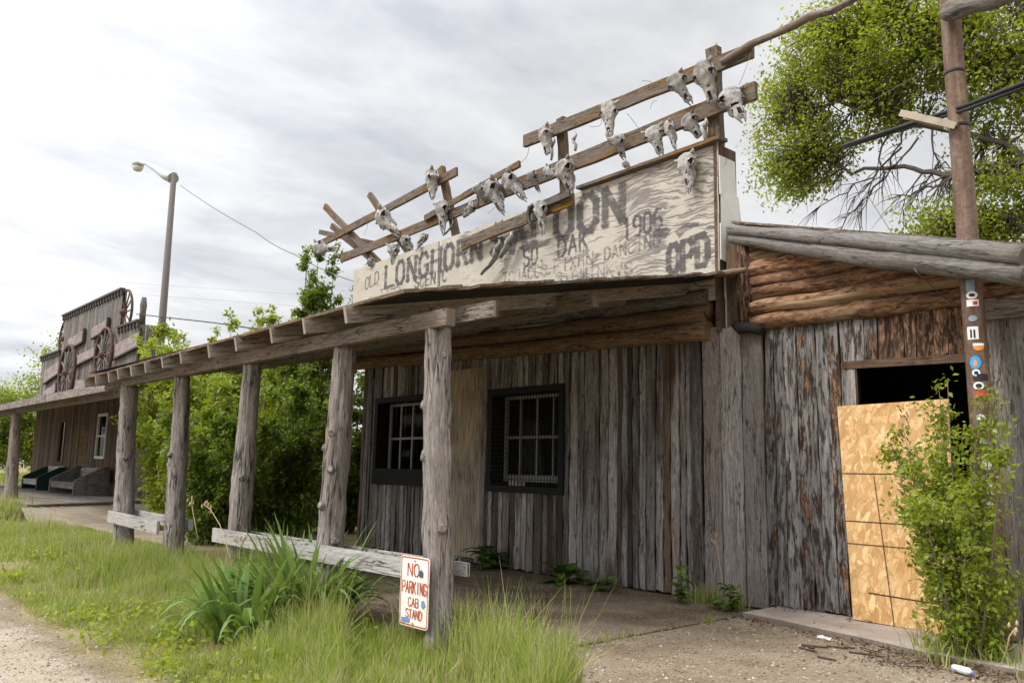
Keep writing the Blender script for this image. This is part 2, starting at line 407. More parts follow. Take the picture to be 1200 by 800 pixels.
def ground_mat(name, stops, scale=1.2, peb=None, bd=.03, edge=None):
    t = NT(name)
    n = t.noise(t.obj(), scale, 6, .65)
    c = t.ramp(n, stops)
    f = t.noise(t.obj(), 40, 4, .7)
    c = t.mix(t.ramp(f, [(.35, .45), (.6, 0.0)]), c, tuple(x*.5 for x in stops[0][1]))
    h = f
    if peb:
        vo = t.n('ShaderNodeTexVoronoi', {'Vector': t.obj(), 'Scale': peb})
        sep = t.n('ShaderNodeSeparateXYZ', {0: vo.outputs['Color']})
        pc = t.ramp(sep.outputs[0], [(0, (.12, .085, .055)), (.4, (.25, .19, .13)), (.85, (.33, .27, .2)), (1, (.42, .37, .31))])
        m = t.math('MULTIPLY', t.ramp(vo.outputs['Distance'], [(.25, 1.0), (.45, 0.0)]), t.ramp(sep.outputs[1], [(.35, 0.0), (.5, .75)]))
        c = t.mix(m, c, pc)
        h = t.math('ADD', t.math('MULTIPLY', f, .4), m)
    m_ = t.done(c, .95, h, bd, .7, .15)
    if edge:                                            # thins out raggedly past a line on the ground: y = a + b x
        sp_ = t.n('ShaderNodeSeparateXYZ', {0: t.obj()})
        d = t.math('SUBTRACT', t.math('ADD', t.math('MULTIPLY', sp_.outputs[0], edge[1]), edge[0]), sp_.outputs[1])
        d = t.math('ADD', d, t.math('MULTIPLY', t.math('SUBTRACT', t.noise(t.obj(), 1.4, 6, .7), .5), 1.1))
        al = t.math('ADD', t.math('MULTIPLY', d, 3.5), t.math('MULTIPLY', t.math('SUBTRACT', t.noise(t.obj(), 30, 4, .7), .5), 1.8))
        pb = t.out.inputs[0].links[0].from_node
        mx = t.n('ShaderNodeMixShader', {0: t.math('ADD', al, .5, True), 1: t.n('ShaderNodeBsdfTransparent').outputs[0], 2: pb.outputs[0]})
        t.t.links.new(mx.outputs[0], t.out.inputs[0])
    return m_
SOIL = ground_mat('grassy_soil', [(.3, (.14, .12, .05)), (.5, (.25, .21, .1)), (.7, (.36, .3, .18))], .8)
ROAD = ground_mat('gravel_road_dirt', [(.36, (.25, .2, .145)), (.5, (.34, .28, .21)), (.66, (.42, .36, .285))], .9, 60, .015, (2.1, -.008))
PATH = ground_mat('bare_path_dirt', [(.36, (.25, .2, .145)), (.5, (.34, .28, .21)), (.66, (.42, .36, .285))], .9, 60, .015)
DIRT = ground_mat('porch_dirt', [(.36, (.095, .066, .045)), (.5, (.175, .128, .09)), (.64, (.27, .215, .16))], .9, 45, .02)
APRON = ground_mat('gritty_concrete', [(.36, (.15, .11, .07)), (.48, (.25, .195, .135)), (.58, (.32, .265, .195)), (.68, (.43, .37, .295))], .55, 34, .025)
CONC = ground_mat('old_concrete', [(.3, (.25, .2, .16)), (.5, (.38, .32, .27)), (.7, (.48, .42, .36))], 1.5, None, .01)
MOSS = ground_mat('moss', [(.3, (.05, .06, .012)), (.6, (.12, .13, .025))], 4)

# ------------------------------------------------------------------ sky and sun
w = bpy.data.worlds.new('World'); scene.world = w; w.use_nodes = True
wt = w.node_tree; wt.nodes.clear()
def wn(typ, _in=None, **kw):
    nd = wt.nodes.new(typ)
    for k, v in kw.items(): setattr(nd, k, v)
    for k, v in (_in or {}).items():
        if isinstance(v, bpy.types.NodeSocket): wt.links.new(v, nd.inputs[k])
        else: nd.inputs[k].default_value = v
    return nd
SUN_EL, SUN_AZ = rad(48), rad(205)   # high behind the camera's left shoulder, through cloud
sky = wn('ShaderNodeTexSky', sky_type='NISHITA', sun_disc=False, sun_elevation=SUN_EL, sun_rotation=SUN_AZ)
tc = wn('ShaderNodeTexCoord'); sep = wn('ShaderNodeSeparateXYZ', {0: tc.outputs['Generated']})
zz = wn('ShaderNodeMath', {0: sep.outputs[2], 1: .0}, operation='MAXIMUM')
za = wn('ShaderNodeMath', {0: zz.outputs[0], 1: .16}, operation='ADD')
cx = wn('ShaderNodeMath', {0: sep.outputs[0], 1: za.outputs[0]}, operation='DIVIDE')
cy = wn('ShaderNodeMath', {0: sep.outputs[1], 1: za.outputs[0]}, operation='DIVIDE')
cv = wn('ShaderNodeCombineXYZ', {0: cx.outputs[0], 1: cy.outputs[0]})
mp = wn('ShaderNodeMapping', {0: cv.outputs[0], 1: (1.7, .6, 0), 2: (0, 0, rad(-20)), 3: (1.0, .62, 1)})
n1 = wn('ShaderNodeTexNoise', {'Vector': mp.outputs[0], 'Scale': 1.25, 'Detail': 9, 'Roughness': .56, 'Distortion': .35})
n2 = wn('ShaderNodeTexNoise', {'Vector': mp.outputs[0], 'Scale': 3.6, 'Detail': 8, 'Roughness': .6, 'Distortion': .3})
ad = wn('ShaderNodeMath', {0: n1.outputs[0], 1: .68}, operation='MULTIPLY')
ad2 = wn('ShaderNodeMath', {0: n2.outputs[0], 1: .32, 2: ad.outputs[0]}, operation='MULTIPLY_ADD')
cr = wn('ShaderNodeValToRGB', {0: ad2.outputs[0]})
el = cr.color_ramp.elements
K = 1.0
for i, (p, c) in enumerate(((.38, (.37, .382, .412)), (.45, (.455, .464, .485)), (.50, (.52, .525, .536)), (.57, (.60, .602, .606)))):
    e = el[i] if i < 2 else el.new(p); e.position = p; e.color = (*c, 1)
# brighter overhead, as an overcast sky is
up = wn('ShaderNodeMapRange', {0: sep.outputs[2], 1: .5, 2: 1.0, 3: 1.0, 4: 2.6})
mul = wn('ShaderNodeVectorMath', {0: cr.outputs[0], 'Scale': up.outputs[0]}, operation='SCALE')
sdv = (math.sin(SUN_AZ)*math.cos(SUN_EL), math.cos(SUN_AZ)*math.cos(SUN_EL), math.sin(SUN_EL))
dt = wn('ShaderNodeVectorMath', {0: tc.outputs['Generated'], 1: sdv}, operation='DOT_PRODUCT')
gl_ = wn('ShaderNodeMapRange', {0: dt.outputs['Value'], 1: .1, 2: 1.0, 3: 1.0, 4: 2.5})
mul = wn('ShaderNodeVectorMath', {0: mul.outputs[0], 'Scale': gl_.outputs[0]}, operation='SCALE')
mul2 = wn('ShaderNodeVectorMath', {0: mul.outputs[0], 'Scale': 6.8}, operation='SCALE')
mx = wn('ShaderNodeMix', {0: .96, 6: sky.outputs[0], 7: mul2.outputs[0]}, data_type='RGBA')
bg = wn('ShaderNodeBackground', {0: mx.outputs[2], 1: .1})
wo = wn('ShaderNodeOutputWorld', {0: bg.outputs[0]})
ld = bpy.data.lights.new('sun', 'SUN'); ld.energy = 1.3; ld.angle = rad(14); ld.color = (1, .95, .88)
so = bpy.data.objects.new('sun', ld); col.objects.link(so)
sd = Vector((math.sin(SUN_AZ)*math.cos(SUN_EL), math.cos(SUN_AZ)*math.cos(SUN_EL), math.sin(SUN_EL)))
so.rotation_euler = sd.to_track_quat('Z', 'Y').to_euler(); so.location = (0, -5, 30)
vs = scene.view_settings; vs.view_transform = 'Standard'; vs.look = 'None'; vs.gamma = 1; vs.use_curve_mapping = False
vs.exposure = 1.08
scene.cycles.use_denoising = True
scene.cycles.max_bounces = 8; scene.cycles.transparent_max_bounces = 24
try: scene.cycles.denoiser = 'OPENIMAGEDENOISE'
except Exception: pass

R0 = random.Random(5)
# ------------------------------------------------------------------ ground
def sheet(name, outline, z, mat, ragged=0.0, seed=1, step=.15):
    pts = []
    r = random.Random(seed)
    n = len(outline)
    for i in range(n):
        a = Vector((*outline[i], 0)); b = Vector((*outline[(i+1) % n], 0)); L = (b-a).length
        k = max(1, int(L/step)) if ragged else 1
        nn = V(-(b-a).y, (b-a).x, 0).normalized()
        for j in range(k):
            p = a+(b-a)*(j/k)
            q = ragged*(noise.noise(p*1.3+V(seed, 0, 0))+.6*noise.noise(p*5)) if j else 0
            pts.append((p+nn*q).to_tuple()[:2])
    me = bpy.data.meshes.new(name)
    import bmesh
    bm = bmesh.new(); f = bm.faces.new([bm.verts.new((x, y, z)) for x, y in pts]); 
    if f.normal.z < 0: f.normal_flip()
    bmesh.ops.triangulate(bm, faces=[f]); bm.normal_update()
    for f in bm.faces:
        if f.normal.z < 0: f.normal_flip()
    bm.to_mesh(me); bm.free()
    return tag(link(name, me, mat), kind='structure')
g = MB(); g.poly([(-900, -500, 0), (600, -500, 0), (600, 900, 0), (-900, 900, 0)]); tag(g.build('ground', SOIL), kind='structure')
sheet('gravel_road', [(-60, -12), (20, -12), (20, 3.2), (-60, 3.8)], .005, ROAD)
sheet('porch_floor', [(-16.2, 5.1), (-5.78, 5.1), (-5.9, 9.6), (-16.2, 9.6)], .006, DIRT, .07, 4)
sheet('concrete_apron', [(-5.72, 4.7), (-4.6, 4.55), (3, 4.2), (4, 9.9), (-5.86, 9.5)], .009, APRON, .05, 5)
sheet('bare_dirt_path', [(-34, 4.9), (-24, 5.2), (-19, 6.0), (-17, 6.6), (-19, 8.2), (-24, 7.4), (-27, 8.4), (-34, 6)], .007, PATH, .25, 8)
# mossy joint between the two slabs
mj = MB(3)
for i in range(26):
    y = 5.2+i*.165; x = -5.75-.035*(y-5)/1.3
    wdt = .012+.03*abs(noise.noise(V(y*1.7, 3, 0)))*2
    mj.poly([(x-wdt, y, .014), (x+wdt, y, .014), (x+wdt*.9, y+.16, .0145), (x-wdt, y+.16, .0145)])
tag(mj.build('moss_strip', MOSS), kind='stuff')
# concrete step along the shed
st = MB(8)
pts = [(-5.75, 8.72), (-5.2, 8.64), (-4.6, 8.5), (-4.0, 8.38), (-3.5, 8.22), (-2.2, 8.1)]
for (a, b), (c, d) in zip(pts, pts[1:]):
    st.poly([(a, b, .075), (c, d, .075), (c, 9.6, .08), (a, 9.6, .08)])
    st.poly([(a, b+.04, 0), (c, d+.04, 0), (c, d, .075), (a, b, .075)], [(a, 0), (c, 0), (c, .1), (a, .1)])
st.poly([(-5.75, 8.72, .075), (-5.75, 9.6, .08), (-5.77, 9.6, 0), (-5.77, 8.69, 0)])
tag(st.build('concrete_step', CONC), kind='structure')

# ------------------------------------------------------------------ saloon building
YW = 9.53
bld = thing('saloon_building', 'weathered plank saloon with two barred windows behind the log porch', 'building', (-11, YW, 0))
WX0, WX1 = -15.6, -6.42
WIN = [(-11.33, -9.49, 1.30, 3.03), (-15.03, -13.15, 1.33, 3.06)]
PAN = (-12.62, -11.5, .12, 3.47)
def ztop(x): return 3.80+(x-WX0)*(3.56-3.80)/(WX1-WX0)
wb = MB(11)
def board(mb, x, wd, z0, z1, y=YW, th=.03, jit=.014, rnd=None):
    r = mb.r
    lean = r.uniform(-.03, .03)
    mb.beam((x, y+r.uniform(-.022, .012), z0), (x+lean*(z1-z0)/3.5, y+r.uniform(-.022, .012), z1), wd, th, (0, 1, 0), max(2, int((z1-z0)/.25)), jit, 1, r.uniform(-.015, .015))
x = WX0
while x < WX1:
    wd = wb.r.uniform(.085, .2); xc = x+wd/2
    zt = ztop(xc)+.05; zb = wb.r.uniform(0.0, .05)
    cuts = []
    for (a, b, c, d) in WIN+[PAN]:
        if xc > a-.02 and xc < b+.02: cuts.append((c, d))
    spans = [(zb, zt)]
    for c, d in cuts: spans = [(zb, c+.02), (d-.02, zt)]
    for a, b in spans:
        if b-a > .08: board(wb, xc, wd-wb.r.uniform(.01, .036), a, b, YW, .03, .02)
    x += wd
wb.build('plank_wall', W_WALL, bld)
cb = MB(12)   # wide pale corner planks
for (a, b, zt) in ((-6.78, -6.5, 3.62), (-6.49, -6.17, 3.6), (-6.15, -5.86, 3.58)):
    board(cb, (a+b)/2, b-a, .03, zt, YW-.055, .035, .012)
cb.build('corner_planks', W_WALL2, bld)
# backing with window holes
bk = MB(2)
def bwall(mb, x0, x1, z0, z1, y, holes):
    xs = sorted({x0, x1, *[h[0] for h in holes], *[h[1] for h in holes]})
    for a, b in zip(xs, xs[1:]):
        m = (a+b)/2; hs = [h for h in holes if h[0] < m < h[1]]
        if not hs: mb.box(a, b, y, y+.06, z0, z1)
        else: mb.box(a, b, y, y+.06, z0, hs[0][2]); mb.box(a, b, y, y+.06, hs[0][3], z1)
bwall(bk, WX0+.03, WX1, 0.01, 4.3, YW+.05, WIN)
bk.build('backing_wall', BACK, bld)
sw = MB(5)
for i in range(26):
    board(sw, 0, .01, 0, .01) if False else None
    y = YW+.1+i*.25
    sw.beam((WX0, y+.12, 0), (WX0, y+.12, 4.4), .235, .04, (1, 0, 0), 3, .012)
    sw.beam((WX1-.1, y+.12, 0), (WX1-.1, y+.12, 5.0), .235, .04, (1, 0, 0), 3, .012)
for i in range(37):
    sw.beam((WX0+.12+i*.25, YW+6.6, 0), (WX0+.12+i*.25, YW+6.6, 4.4), .235, .04, (0, 1, 0), 2, .01)
sw.build('side_wall', W_WALL, bld)
rf = MB(6); rf.beam((-11, YW+.15, 4.9), (-11, YW+6.8, 4.2), 9.6, .08, (0, 0, 1)); rf.build('roof', W_DARK, bld)
ib = MB(1); ib.box(WX0+.1, WX1-.15, YW+3.2, YW+3.3, 0, 4); ib.box(WX0+.1, WX1-.2, YW+.12, YW+3.2, -.02, .03); ib.build('inner_partition', INNER, bld)
# logs under the porch roof
lg = MB(14)
for z, r_ in ((3.72, .13), (3.97, .125), (4.21, .12)):
    n = 24
    pt = [V(-15.85+i*(9.2/n), YW-.07+.015*noise.noise(V(i*.4, z, 1)), z+(ztop(-11)-3.68)+.02*noise.noise(V(i*.3, z, 0))-.012*(i-12)) for i in range(n+1)]
    lg.tube(pt, [r_*(1+.1*noise.noise(V(i*.3, z, 5))) for i in range(n+1)], 12, .12)
lg.build('wall_log', W_LOG, bld)
# plywood panel in the old doorway
pp = MB(4); x0, x1, z0, z1 = PAN
pp.beam(((x0+x1)/2, YW-.03, z0), ((x0+x1)/2, YW-.03, z1), x1-x0, .02, (0, 1, 0), 8, .012)
pp.build('plywood_panel', PLY, bld)
pf = MB(7)
pf.beam((x1+.06, YW-.05, .05), (x1+.06, YW-.05, 3.5), .13, .05, (0, 1, 0), 8, .008); pf.beam((x0-.06, YW-.05, .05), (x0-.06, YW-.05, 3.5), .12, .05, (0, 1, 0), 8, .008)
pf.build('door_post', W_WALL2, bld)

def window(rect, grille):
    x0, x1, z0, z1 = rect; y = YW
    fr = MB(3); t = .09
    fr.box(x0-.02, x1+.02, y-.06, y+.1, z1-t, z1+.02); fr.box(x0-.02, x1+.02, y-.06, y+.1, z0-.02, z0+t)
    fr.box(x0-.02, x0+t, y-.058, y+.1, z0+t, z1-t); fr.box(x1-t, x1+.02, y-.058, y+.1, z0+t, z1-t)
    f = fr.build('window', BLACK, bld)
    rv = MB(3)
    d = .3
    rv.box(x0-.0, x0+.03, y+.1, y+d, z0, z1); rv.box(x1-.03, x1, y+.1, y+d, z0, z1)
    rv.box(x0+.03, x1-.03, y+.1, y+d, z1-.03, z1); rv.build('reveal', BLACK, f)
    sl = MB(3); sl.box(x0+.03, x1-.03, y+.1, y+d, z0, z0+.07); sl.build('sill', W_WALL2, f)
    a, b, c, e = x0+.1, x1-.1, z0+.16, z1-.1; ys = y+d-.06
    s = MB(3); k = .05
    s.box(a, b, ys, ys+.05, c, c+.12); s.box(a, b, ys, ys+.05, e-k, e); s.box(a, a+.08, ys, ys+.05, c+.12, e-k); s.box(b-.06, b, ys, ys+.05, c+.12, e-k)
    mid = (c+e)/2+.02
    s.box(a+.08, b-.06, ys+.002, ys+.045, mid-.022, mid+.022)
    for i in (1, 2, 3):
        xx = a+(b-a)*i/4; s.box(xx-.022, xx+.022, ys+.006, ys+.04, c+.12, e-k)
    s.build('sash', GREYP, f)
    gp = MB(3); gp.poly([(a, ys+.025, c), (b, ys+.025, c), (b, ys+.025, e), (a, ys+.025, e)]); gp.build('pane', GLASS, f)
    if grille:
        gm = MB(3); yy = y-.045
        n = 23
        for i in range(n):
            xx = x0+t+(x1-x0-2*t)*(i+.5)/n; gm.box(xx-.004, xx+.004, yy-.004, yy+.004, z0+t, z1-t)
        n = 21
        for i in range(n):
            z = z0+t+(z1-z0-2*t)*(i+.5)/n; gm.box(x0+t, x1-t, yy-.013, yy-.005, z-.004, z+.004)
        gm.build('wire_grille', BLACK, f)
    else:
        gm = MB(3); yy = y-.02
        gm.box(x0+t, x1-t, yy-.05, yy+.05, z0+t, z0+.3); gm.build('lower_board', BLACK, f)
window(WIN[0], True); window(WIN[1], False)
lj = MB(1)
for i in range(5): lj.lathe((-11.02+i*.09, YW+.2, 1.375), [(.03, 0), (.03, .055), (.02, .065), (.018, .09)], 10)
tag(lj.build('small_jars', WHITEP), 'row of small pale jars on the sill of the mesh covered window', 'jars', kind='stuff')

# false front strip that turns the corner, with curling white shingles
sf = MB(15)
sf.box(-6.52, -6.46, YW-.12, YW+.34, 3.55, 6.2); sf.build('corner_return', W_WALL, bld)
sh = MB(16)
for (z0, z1, ya, yb, tl, cu) in ((5.42, 6.02, 9.42, 9.8, .02, 0), (4.98, 5.5, 9.45, 9.86, .2, .05), (4.5, 5.05, 9.42, 9.83, .01, .02), (3.98, 4.34, 9.5, 9.83, -.02, .015), (3.58, 4.02, 9.52, 9.86, .03, .02)):
    n = len(sh.v)
    m = (ya+yb)/2
    c = [V(-6.435-cu*.2, ya, z0+.04), V(-6.43+cu, yb, z0-.02), V(-6.44+cu*.6, yb-tl*.2, z1), V(-6.44, ya, z1+tl*.1)]
    o = V(.014, 0, 0)
    sh.v += c+[p+o for p in c]
    for q in ([0, 1, 2, 3], [7, 6, 5, 4], [0, 4, 5, 1], [1, 5, 6, 2], [2, 6, 7, 3], [3, 7, 4, 0]): sh.face([n+i for i in q], [(0, 0), (0, .2), (.2, .2), (.2, 0)])
sh.build('shingles', WHITEP, bld)
rl = MB(9); rl.beam((-6.46, YW-.115, 4.3), (-6.45, YW-.115, 6.25), .018, .012, (0, 1, 0), 8, .006); rl.build('batten', W_RAIL, bld)

# ------------------------------------------------------------------ signboard
YS = YW-.1
sign = thing('saloon_signboard', 'long cream signboard with faded black western lettering above the porch roof', 'sign', (-11, YS, 4))
def stop(x): return 6.0+(x+16.1)*(6.2-6.0)/(9.55)
sp = MB(21)
TH = .03
def panel(xa, xb, tilt=0, dy=0):
    n = 10; base = len(sp.v)
    top = [V(xa+(xb-xa)*i/n+tilt*0.5, YS+dy, stop(xa+(xb-xa)*i/n)+.012*noise.noise(V(i*.9+xa, 1, 0))+tilt*(i/n-.5)*.4) for i in range(n+1)]
    bot = [V(xa+(xb-xa)*i/n-tilt*.5, YS+dy, 4.0) for i in range(n+1)]
    for i in range(n):
        a, b, c, d = bot[i], bot[i+1], top[i+1], top[i]
        sp.poly([a, b, c, d], [(p.x, p.z) for p in (a, b, c, d)])
        o = V(0, TH, 0)
        sp.poly([b+o, a+o, d+o, c+o], [(p.x, p.z) for p in (b, a, d, c)])
        sp.poly([d, c, c+o, d+o], [(d.x, d.z), (c.x, c.z), (c.x, c.z+.02), (d.x, d.z+.02)])
    o = V(0, TH, 0)
    sp.poly([bot[0], top[0], top[0]+o, bot[0]+o]); sp.poly([top[-1], bot[-1], bot[-1]+o, top[-1]+o])
panel(-16.1, -12.93, -.03); panel(-12.85, -9.02, .015, .004); panel(-9.01, -6.53, 0, .001)
sp.build('plywood_face', SIGNP, sign)
fs = MB(22)
for xx in (-15.9, -14.4, -12.9, -11.2, -9.4, -8, -6.7):
    fs.beam((xx, YS+.08, 3.9), (xx, YS+.08, 5.95), .09, .06, (0, 1, 0), 3, .005)
for z in (4.6, 5.6): fs.beam((-16, YS+.14, z), (-6.6, YS+.14, z), .05, .1, (0, 0, 1), 3, .005)
fs.build('framing', W_BEAM, sign)
cp = MB(23)
cp.beam((-9.1, YS+.0, stop(-9.1)+.04), (-6.35, YS-.02, stop(-6.4)+.035), .2, .05, (0, 0, 1), 8, .012)
cp.build('cap_board', W_RACK, sign)
hp = MB(24)
hp.beam(P(541, 287, 9.28), P(672, 233, 9.28), .05, .2, (0, 0, 1), 10, .014)
hp.beam(P(620, 246, 9.2), P(668, 226, 9.2), .045, .12, (0, 0, 1), 6, .014)
hp.build('hanging_plank', W_RACK, sign)

GL = {'L': [[(0, 1), (0, 0), (1, 0)]], 'O': [[(.3, 0), (.7, 0), (1, .22), (1, .78), (.7, 1), (.3, 1), (0, .78), (0, .22), (.3, 0)]],
 'N': [[(0, 0), (0, 1)], [(0, 1), (1, 0)], [(1, 0), (1, 1)]], 'G': [[(1, .78), (.7, 1), (.3, 1), (0, .78), (0, .22), (.3, 0), (.7, 0), (1, .2), (1, .45), (.6, .45)]],
 'H': [[(0, 0), (0, 1)], [(1, 0), (1, 1)], [(0, .5), (1, .5)]], 'R': [[(0, 0), (0, 1), (.7, 1), (1, .85), (1, .63), (.7, .5), (0, .5)], [(.55, .5), (1, 0)]],
 'S': [[(1, .8), (.7, 1), (.3, 1), (0, .82), (0, .65), (.3, .53), (.7, .47), (1, .35), (1, .18), (.7, 0), (.3, 0), (0, .2)]],
 'A': [[(0, 0), (.5, 1), (1, 0)], [(.2, .35), (.8, .35)]], 'D': [[(0, 0), (0, 1), (.6, 1), (1, .75), (1, .25), (.6, 0), (0, 0)]],
 'K': [[(0, 0), (0, 1)], [(1, 1), (0, .42)], [(.35, .6), (1, 0)]], 'T': [[(0, 1), (1, 1)], [(.5, 1), (.5, 0)]],
 'B': [[(0, 0), (0, 1), (.7, 1), (.95, .85), (.95, .65), (.7, .52), (0, .52)], [(.7, .52), (1, .38), (1, .15), (.7, 0), (0, 0)]],
 'C': [[(1, .78), (.7, 1), (.3, 1), (0, .78), (0, .22), (.3, 0), (.7, 0), (1, .22)]], 'E': [[(1, 1), (0, 1), (0, 0), (1, 0)], [(0, .52), (.8, .52)]],
 'F': [[(1, 1), (0, 1), (0, 0)], [(0, .52), (.8, .52)]], 'I': [[(.5, 0), (.5, 1)]], 'P': [[(0, 0), (0, 1), (.7, 1), (1, .85), (1, .6), (.7, .45), (0, .45)]],
 'U': [[(0, 1), (0, .22), (.3, 0), (.7, 0), (1, .22), (1, 1)]], 'M': [[(0, 0), (0, 1), (.5, .4), (1, 1), (1, 0)]], 'V': [[(0, 1), (.5, 0), (1, 1)]], 'X': [[(0, 0), (1, 1)], [(0, 1), (1, 0)]],
 '1': [[(.2, .8), (.5, 1), (.5, 0)]], '9': [[(1, .5), (.3, .45), (0, .6), (0, .85), (.3, 1), (.7, 1), (1, .85), (1, .2), (.7, 0), (.2, .05)]],
 '0': [[(.3, 0), (.7, 0), (1, .22), (1, .78), (.7, 1), (.3, 1), (0, .78), (0, .22), (.3, 0)]], '6': [[(.9, .95), (.4, 1), (0, .75), (0, .2), (.3, 0), (.7, 0), (1, .18), (1, .4), (.7, .55), (.1, .5)]], '.': [[(.4, 0), (.4, .08)]]}
def letters(mb, text, p0, p1, h, thick, y, serif=0.0, gap=.32, wob=.0, hs=None):
    """letters from p0 to p1 (baseline ends) on the plane y; every stroke a hair in front of the last so none coincide"""
    p0 = Vector(p0); p1 = Vector(p1); n = len(text); pitch = (p1-p0)/n; lw = pitch.length*(1-gap)
    ux = pitch.normalized(); uz = V(0, 0, 1); dep = 0; r = mb.r
    for i, ch in enumerate(text):
        if ch == ' ': continue
        hh = h if hs is None else h+(hs-h)*i/n
        o = p0+pitch*(i+gap/2)
        for st in GL[ch]:
            q = [o+ux*(a*lw)+uz*(b*hh)+V(r.uniform(-wob, wob), 0, r.uniform(-wob, wob)) for a, b in st]
            for a, b in zip(q, q[1:]):
                d = (b-a); d.y = 0
                if d.length < 1e-5: continue
                d.normalize(); e = d*(thick*.32); nn = V(-d.z, 0, d.x)*(thick/2*(1 if abs(d.z) > .5 else .72))
                dep += 1; yy = y-.0002*dep
                c = [a-e-nn, b+e-nn, b+e+nn, a-e+nn]
                mb.poly([(p.x, yy, p.z) for p in c])
            if serif:
                for p in (q[0], q[-1]):
                    if abs((p-q[0]).length) < 1e-5 and ch in 'OSGC0': continue
                    dep += 1; yy = y-.0002*dep
                    zc = min(max(p.z, o.z+thick*.2), o.z+hh-thick*.2)
                    c = [(p.x-serif, yy, zc-thick*.2), (p.x+serif, yy, zc-thick*.2), (p.x+serif, yy, zc+thick*.2), (p.x-serif, yy, zc+thick*.2)]
                    if ch in 'LNHRAIFPKT1': mb.poly(c)
YL = YS-.004
def sgn(mb, t, a, b, hpx, thick, **k):
    A = P(*a, YL); B = P(*b, YL); h = P(a[0], a[1]-hpx, YL).z-A.z
    letters(mb, t, A, B, h, thick, YL, **k)
def word(t, a, b, hpx, thick, mat, seed, **k):
    m = MB(seed); sgn(m, t, a, b, hpx, thick, **k); m.build('painted_word', mat, sign)
word('LONGHORN', (449, 338), (566, 302), 25, .1, LETTER, 1, serif=.07, gap=.36)
word('SALOON', (572, 303), (735, 257), 36, .14, LETTER, 2, serif=.09, gap=.36)
word('OPD', (781, 322), (832, 308), 33, .1, LETTER, 3, gap=.3)
word('OLD', (427, 340), (444, 330), 13, .03, LETTER, 4, gap=.25)
word('SCENIC', (485, 338), (524, 328), 13, .04, LETTER, 5)
word('SO.', (612, 313), (640, 304), 20, .045, LETTER, 6); word('DAK', (652, 302), (690, 290), 20, .05, LETTER, 7)
word('1906', (729, 282), (777, 266), 23, .05, LETTER, 8)
word('TABS', (444, 349), (470, 340), 9, .03, LETTER2, 9)
word('TOBACCO', (588, 333), (641, 322), 13, .034, LETTER2, 10); word('FIXEN', (648, 320), (696, 309), 14, .036, LETTER2, 11); word('DANCING', (707, 305), (774, 287), 14, .036, LETTER2, 12)
word('SIGMINKVS', (650, 333), (742, 320), 13, .034, LETTER2, 13)
for k, pts in enumerate(([(608, 274), (618, 270), (626, 274), (622, 280), (611, 281)], [(607, 290), (618, 283), (630, 281), (629, 288), (616, 295)], [(766, 271), (781, 266), (786, 270), (780, 277), (764, 279)],
        [(790, 271), (806, 261), (820, 260), (818, 265), (803, 271), (796, 279)], [(808, 277), (826, 270), (829, 273), (815, 281)], [(838, 265), (832, 264), (826, 266), (836, 268)])):
    m = MB(k); m.poly([P(x, y, YS-.0034) for x, y in pts][::-1]); m.build('paint_smear', LETTER, sign)
# ------------------------------------------------------------------ skull rack above the sign
rack = thing('skull_rack', 'leaning timber rack of posts and two long rails above the signboard', 'rack', (-11, YW, 6))
def rb(name, a, b, w_, h_, Y, up=(0, 0, 1), seg=10, jit=.012, seed=1, mat=None):
    m = MB(seed); m.beam(P(*a, Y), P(*b, Y), w_, h_, up, seg, jit); return m.build(name, mat or W_RACK, rack)
rb('post', (840, 178), (836, 57), .2, .12, 9.72, (0, 1, 0), seed=2); rb('post', (664, 250), (658, 139), .17, .1, 9.72, (0, 1, 0), seed=3)
rb('post', (536, 282), (517, 197), .15, .1, 9.72, (0, 1, 0), seed=4)
m = MB(5); m.beam(P(482, 300, 9.75), P(433, 228, 9.6), .14, .08, (0, 1, 0), 8, .01); m.build('post', W_RACK, rack)
m = MB(6); m.beam(P(448, 312, 9.72), P(381, 242, 9.66), .14, .08, (0, 1, 0), 8, .01); m.build('post', W_RACK, rack)
m = MB(7); m.beam(P(442, 309, 9.95), P(389, 265, 9.9), .15, .08, (0, 1, 0), 8, .01); m.build('brace', W_RACK, rack)
m = MB(8); m.beam(P(446, 287, 10.05), P(375, 272, 10.0), .12, .07, (0, 1, 0), 8, .01); m.build('brace', W_RACK, rack)
rb('rail', (883, 59), (615, 166), .07, .22, 9.6, seed=8); rb('rail', (536, 201), (370, 289), .06, .17, 9.58, seed=9)
rb('rail', (886, 106), (560, 236), .07, .26, 9.59, seed=10, seg=14); rb('rail', (609, 192), (498, 256), .05, .12, 9.5, seed=11)
rb('rail', (562, 238), (400, 303), .06, .19, 9.575, seed=12)
m = MB(13)
brp = [(846, 74), (880, 52), (905, 42), (930, 30), (950, 19), (975, 13), (1003, -2), (1040, -14), (1090, -32)]
m.tube([P(x, y, 9.5-.0*i) for i, (x, y) in enumerate(brp)], [.05, .052, .046, .05, .055, .05, .045, .04, .03], 10, .3)
m.build('crooked_branch', W_BEAM, rack)
def wire(mb, a, b, Y, bow=.1, r=.004, n=8):
    A = P(*a, Y); B = P(*b, Y); k = V(mb.r.uniform(-1, 1), mb.r.uniform(-1, 1), mb.r.uniform(-1, .4))*bow
    mb.tube([A.lerp(B, i/n)+k*math.sin(math.pi*i/n) for i in range(n+1)], r, 4, cap=False)
